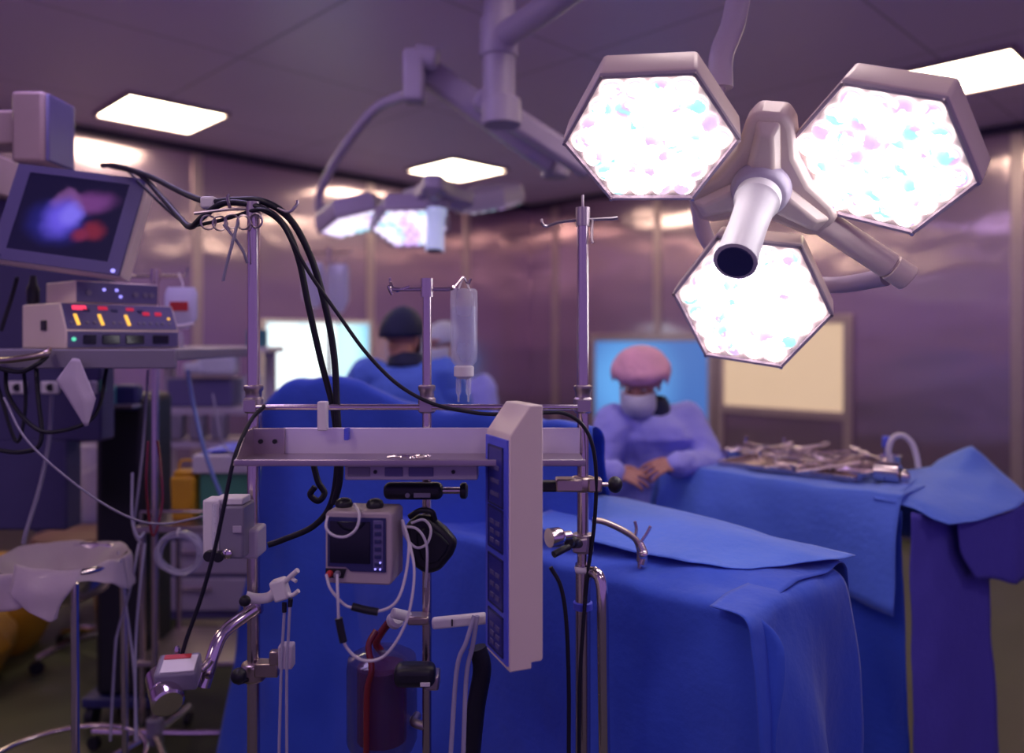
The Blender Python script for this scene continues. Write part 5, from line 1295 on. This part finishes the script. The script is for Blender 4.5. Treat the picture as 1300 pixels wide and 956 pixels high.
def hand_mesh(m, wrist, d, up, s=1.0, curl=.5, side=1):
    """palm, four fingers and a thumb; d = pointing direction, up = back of the hand"""
    d = V(d).normalized(); up = V(up); up = (up-d*up.dot(d)).normalized(); x = d.cross(up)*side
    w = V(wrist)
    pm = w+d*.045*s
    rot3 = Matrix((x, d, up)).transposed()
    m.ball(pm, V((.038, .052, .015))*s, 14, 10, rot3)
    for i, (dx, L) in enumerate(((-.031, .070), (-.0105, .080), (.0105, .075), (.031, .060))):
        b0 = pm+x*dx*s+d*.038*s; L *= s
        df = (d+x*dx*5.5).normalized(); d1 = (df*math.cos(curl*.5)-up*math.sin(curl*.5)); d2 = (df*math.cos(curl*1.2)-up*math.sin(curl*1.2)); d3 = (df*math.cos(curl*1.9)-up*math.sin(curl*1.9))
        p1 = b0+d1*L*.45; p2 = p1+d2*L*.32; p3 = p2+d3*L*.26
        m.caps(b0, .0085*s, p1, .0080*s).caps(p1, .0080*s, p2, .0074*s).caps(p2, .0074*s, p3, .0066*s)
    tb = pm-x*.030*s-d*.018*s
    td = (d*.65-x*.65-up*.35).normalized(); t2 = (d*.9-x*.25-up*.4).normalized()
    p1 = tb+td*.036*s; p2 = p1+t2*.030*s
    m.caps(tb, .012*s, p1, .0105*s).caps(p1, .0105*s, p2, .0085*s)
    m.caps(w, .025*s, pm-d*.02*s, .026*s)

def person(label, base, face, head_c, head_m, sh_l, sh_r, el_l, el_r, wr_l, wr_r, hip, gown, cap_mat, cap_r, mask, collar, hands='glove', hand_dirs=None, cap_low=0.0, bouffant=False):
    """face: unit horizontal direction the body faces; *_l / *_r are the person's own left and right"""
    t = thing('person', label, 'person', base)
    base = V(base); head_c = V(head_c); hip = V(hip); face = V(face).normalized(); side = V((-face.y, face.x, 0))   # side = person's left
    sh_l, sh_r, el_l, el_r, wr_l, wr_r = map(V, (sh_l, sh_r, el_l, el_r, wr_l, wr_r))
    neck0 = (sh_l+sh_r)/2; hm = Matrix.Translation(head_c) @ head_m
    m = MB(); head_mesh(m, hm)
    m.caps(neck0+V((0, 0, -.02)), .062, hm @ V((0, .02, -.06)), .054)
    chest = neck0.lerp(hip, .35)
    R3 = Matrix((side, -face, V((0, 0, 1)))).transposed()
    m.ball(neck0-V((0, 0, .06)), V((.13, .070, .08)), 20, 12, R3); m.ball(chest, V((.145, .095, .19)), 20, 12, R3)
    m.ball(neck0.lerp(hip, .7), V((.14, .10, .17)), 20, 12, R3); m.ball(hip, V((.165, .115, .13)), 20, 12, R3)
    for sh, el, wr in ((sh_l, el_l, wr_l), (sh_r, el_r, wr_r)):
        m.caps(sh-V((0, 0, .012)), .046, el, .038).caps(el, .040, wr, .027).caps(neck0-V((0, 0, .03)), .042, sh-V((0, 0, .012)), .046)
    feet = []
    for sg in (1, -1):
        h_ = hip+side*.085*sg-V((0, 0, .05)); a_ = V((hip.x, hip.y, .09))+side*.10*sg; k_ = h_.lerp(a_, .5)+face*.02
        m.caps(h_, .082, k_, .056).caps(k_, .056, a_, .038)
        m.caps(a_-V((0, 0, .045)), .042, a_+face*.14-V((0, 0, .062)), .030); feet.append(a_)
    for wr, el, sd, hd in ((wr_l, el_l, 1, 0), (wr_r, el_r, -1, 1)):
        d, up, cu = hand_dirs[hd] if hand_dirs else ((wr-el).normalized(), side*sd, .4)
        hand_mesh(m, wr, d, up, .95, cu, -sd)
    lo = min(p.z for p in m.v)
    body = m.build('body', M['skin'], t); remesh(body, .0042, 2)
    # gown
    g = MB()
    def el_(c, a_, b2):
        return (c, a_, b2)
    rings = []
    yaw = math.atan2(side.y, side.x)
    def ring(c, rx, ry, n=28):
        return [V(c)+side*(rx*math.cos(2*PI*k_/n))+face*(ry*math.sin(2*PI*k_/n)) for k_ in range(n)]
    RR = [ring(neck0+V((0, 0, .030)), .082, .078), ring(neck0-V((0, 0, .02)), .160, .108), ring(neck0-V((0, 0, .08)), .185, .12), ring(chest, .185, .135),
          ring(neck0.lerp(hip, .7), .180, .138), ring(hip, .200, .150), ring(V((hip.x, hip.y, hip.z*.65)), .215, .165), ring(V((hip.x, hip.y, .32)), .23, .18)]
    n = 28; vs = [p for r in RR for p in r]
    fs = [(i*n+k_, i*n+(k_+1) % n, (i+1)*n+(k_+1) % n, (i+1)*n+k_) for i in range(len(RR)-1) for k_ in range(n)]+[tuple(range(n-1, -1, -1)), tuple(range((len(RR)-1)*n, len(RR)*n))]
    g.add(vs, fs)
    for sh, el, wr in ((sh_l, el_l, wr_l), (sh_r, el_r, wr_r)):
        g.caps(neck0-V((0, 0, .035)), .066, sh-V((0, 0, .01)), .072).caps(sh-V((0, 0, .01)), .076, el, .070).caps(el, .070, wr+(wr-el).normalized()*.005, .052)
    go = g.build('gown', gown, t); remesh(go, .011, 5, .035, .10)
    # collar, mask, cap
    if collar:
        c_ = MB().lathe([(.080, -.010), (.088, 0), (.082, .040), (.070, .060), (.064, .060), (.068, 0)], neck0+V((0, 0, .025)), (face*.12+V((0, 0, 1))), 28, closed=True); c_.build('collar', collar, t)
    R3h = hm.to_3x3()
    if bouffant:
        cp = MB(); K, N = 30, 14; vs = []
        for i in range(N+1):
            th = PI*.62*i/N
            for k_ in range(K):
                a_ = 2*PI*k_/K; f = 1+.05*noise.noise(V((math.cos(a_)*3, math.sin(a_)*3, i*.5)))
                r_ = V((cap_r[0]*math.sin(th)*math.cos(a_)*f, .028+cap_r[1]*math.sin(th)*math.sin(a_)*f, .040+cap_r[2]*math.cos(th)))
                if r_.y < -.02 and i > N*.5: r_.z += .038*(i/N-.5)/.5
                vs.append(hm @ r_)
        fs = [(i*K+k_, i*K+(k_+1) % K, (i+1)*K+(k_+1) % K, (i+1)*K+k_) for i in range(N) for k_ in range(K)]
        o = cp.add(vs, fs).build('cap', cap_mat, t); so = o.modifiers.new('thickness', 'SOLIDIFY'); so.thickness = .003
        el = MB().torus(hm @ V((0, .030, .002)), .086, .006, R3h @ V((0, .1, 1)), 32, 8, 1.05).build('cap_band', cap_mat, o)
    else:
        cp = MB(); K, N = 28, 10; vs = []
        for i in range(N+1):
            th = PI*.56*i/N
            for k_ in range(K):
                a_ = 2*PI*k_/K
                vs.append(hm @ V((cap_r[0]*math.sin(th)*math.cos(a_), .014+cap_r[1]*math.sin(th)*math.sin(a_), .030+cap_r[2]*math.cos(th)-cap_low*(.5+.5*math.sin(a_))*(i/N))))
        fs = [(i*K+k_, i*K+(k_+1) % K, (i+1)*K+(k_+1) % K, (i+1)*K+k_) for i in range(N) for k_ in range(K)]
        o = cp.add(vs, fs).build('cap', cap_mat, t); so = o.modifiers.new('thickness', 'SOLIDIFY'); so.thickness = .004
    if mask:
        mk = MB(); vs = []; K, N = 13, 9
        for i in range(N):
            v_ = i/(N-1)
            for k_ in range(K):
                a_ = -1.25+2.5*k_/(K-1)
                rr = .079+.010*math.sin(v_*PI)*math.cos(a_)
                y_ = -.016-rr*1.12*math.cos(a_) - .012*math.cos(a_)*math.sin(v_*PI)
                vs.append(hm @ V((rr*math.sin(a_)*.95, y_+.03*(v_ > .8)*(v_-.8), -.002-.105*v_)))
        fs = [(i*K+k_, i*K+k_+1, (i+1)*K+k_+1, (i+1)*K+k_) for i in range(N-1) for k_ in range(K-1)]
        o = mk.add(vs, fs).build('face_mask', mask, t); so = o.modifiers.new('thickness', 'SOLIDIFY'); so.thickness = .003
        for x in (-1, 1):
            MB().tube([hm @ V((x*.072, -.045, -.02)), hm @ V((x*.080, .0, .0)), hm @ V((x*.083, .03, .012))], .0018, 6, 4).build('mask_tie', mask, o)
    for x in (-1, 1):
        e = MB().ball(hm @ V((x*.031, -.0775, .012)), V((.012, .008, .0055)), 12, 8, R3h).build('eye', M['white'], t)
        MB().ball(hm @ V((x*.031, -.0845, .011)), V((.0050, .003, .0048)), 10, 6, R3h).build('iris', M['black'], e)
    for a_ in feet:
        sg = 1
        MB().caps(a_-V((0, 0, .043)), .046, a_+face*.15-V((0, 0, .055)), .034).build('clog', M['navy_cloth'], t)
    return t
def hm_(yaw, pitch=0, roll=0):
    # yaw 0 looks to -Y (towards the camera); positive pitch looks down
    return Matrix.Rotation(yaw, 4, 'Z') @ Matrix.Rotation(pitch, 4, 'X') @ Matrix.Rotation(roll, 4, 'Y')

# woman in lilac gown and pink cap beside the instrument table, head bent down over her hands
Yw = 3.0
face = V((-.38, -.92, 0)).normalized()
person('person in a lilac blue gown and pink cap working with both hands behind the table', (.53, 3.38, 0), face,
       at(812, 487, 3.22), hm_(-.35, .42, .05), at(870, 528, 3.30), at(778, 533, 3.24), at(903, 592, 3.22), at(758, 606, 3.18),
       at(862, 589, 2.96), at(776, 601, 2.96), (.53, 3.40, .84), M['gown_lilac'], M['pink_cloth'], (.122, .135, .105), M['white_cloth'], M['navy_cloth'],
       hand_dirs=[((-.90, -.35, -.06), (.1, -.5, .9), .5), ((.85, -.45, -.02), (-.1, -.6, .8), .5)], bouffant=True)
# surgeon seen from behind in a blue gown and navy cap
face = V((.25, .97, 0)).normalized()
person('person in a blue gown and navy cap seen from behind, facing the far wall', (-.48, 3.62, 0), face,
       at(512, 424, 3.60), hm_(PI-.45, .15, 0), at(464, 472, 3.62), at(568, 472, 3.55), at(440, 560, 3.70), at(592, 560, 3.62),
       at(470, 590, 3.95), at(566, 590, 3.88), (-.48, 3.60, .88), M['gown_blue'], M['navy_cloth'], (.095, .118, .100), M['white_cloth'], M['navy_cloth'], cap_low=.05)
# assistant half hidden behind him, turned to the left
face = V((-.75, -.66, 0)).normalized()
person('person in a lilac gown, white mask and pale cap half hidden behind the drip bottle', (-.33, 4.25, 0), face,
       at(562, 436, 4.18), hm_(-.55, .25, 0), at(612, 490, 4.18), at(545, 490, 4.30), at(622, 560, 4.08), at(530, 560, 4.15),
       at(588, 600, 3.90), at(548, 600, 3.95), (-.33, 4.27, .88), M['gown_lilac'], M['white_cloth'], (.086, .105, .088), M['white_cloth'], None)
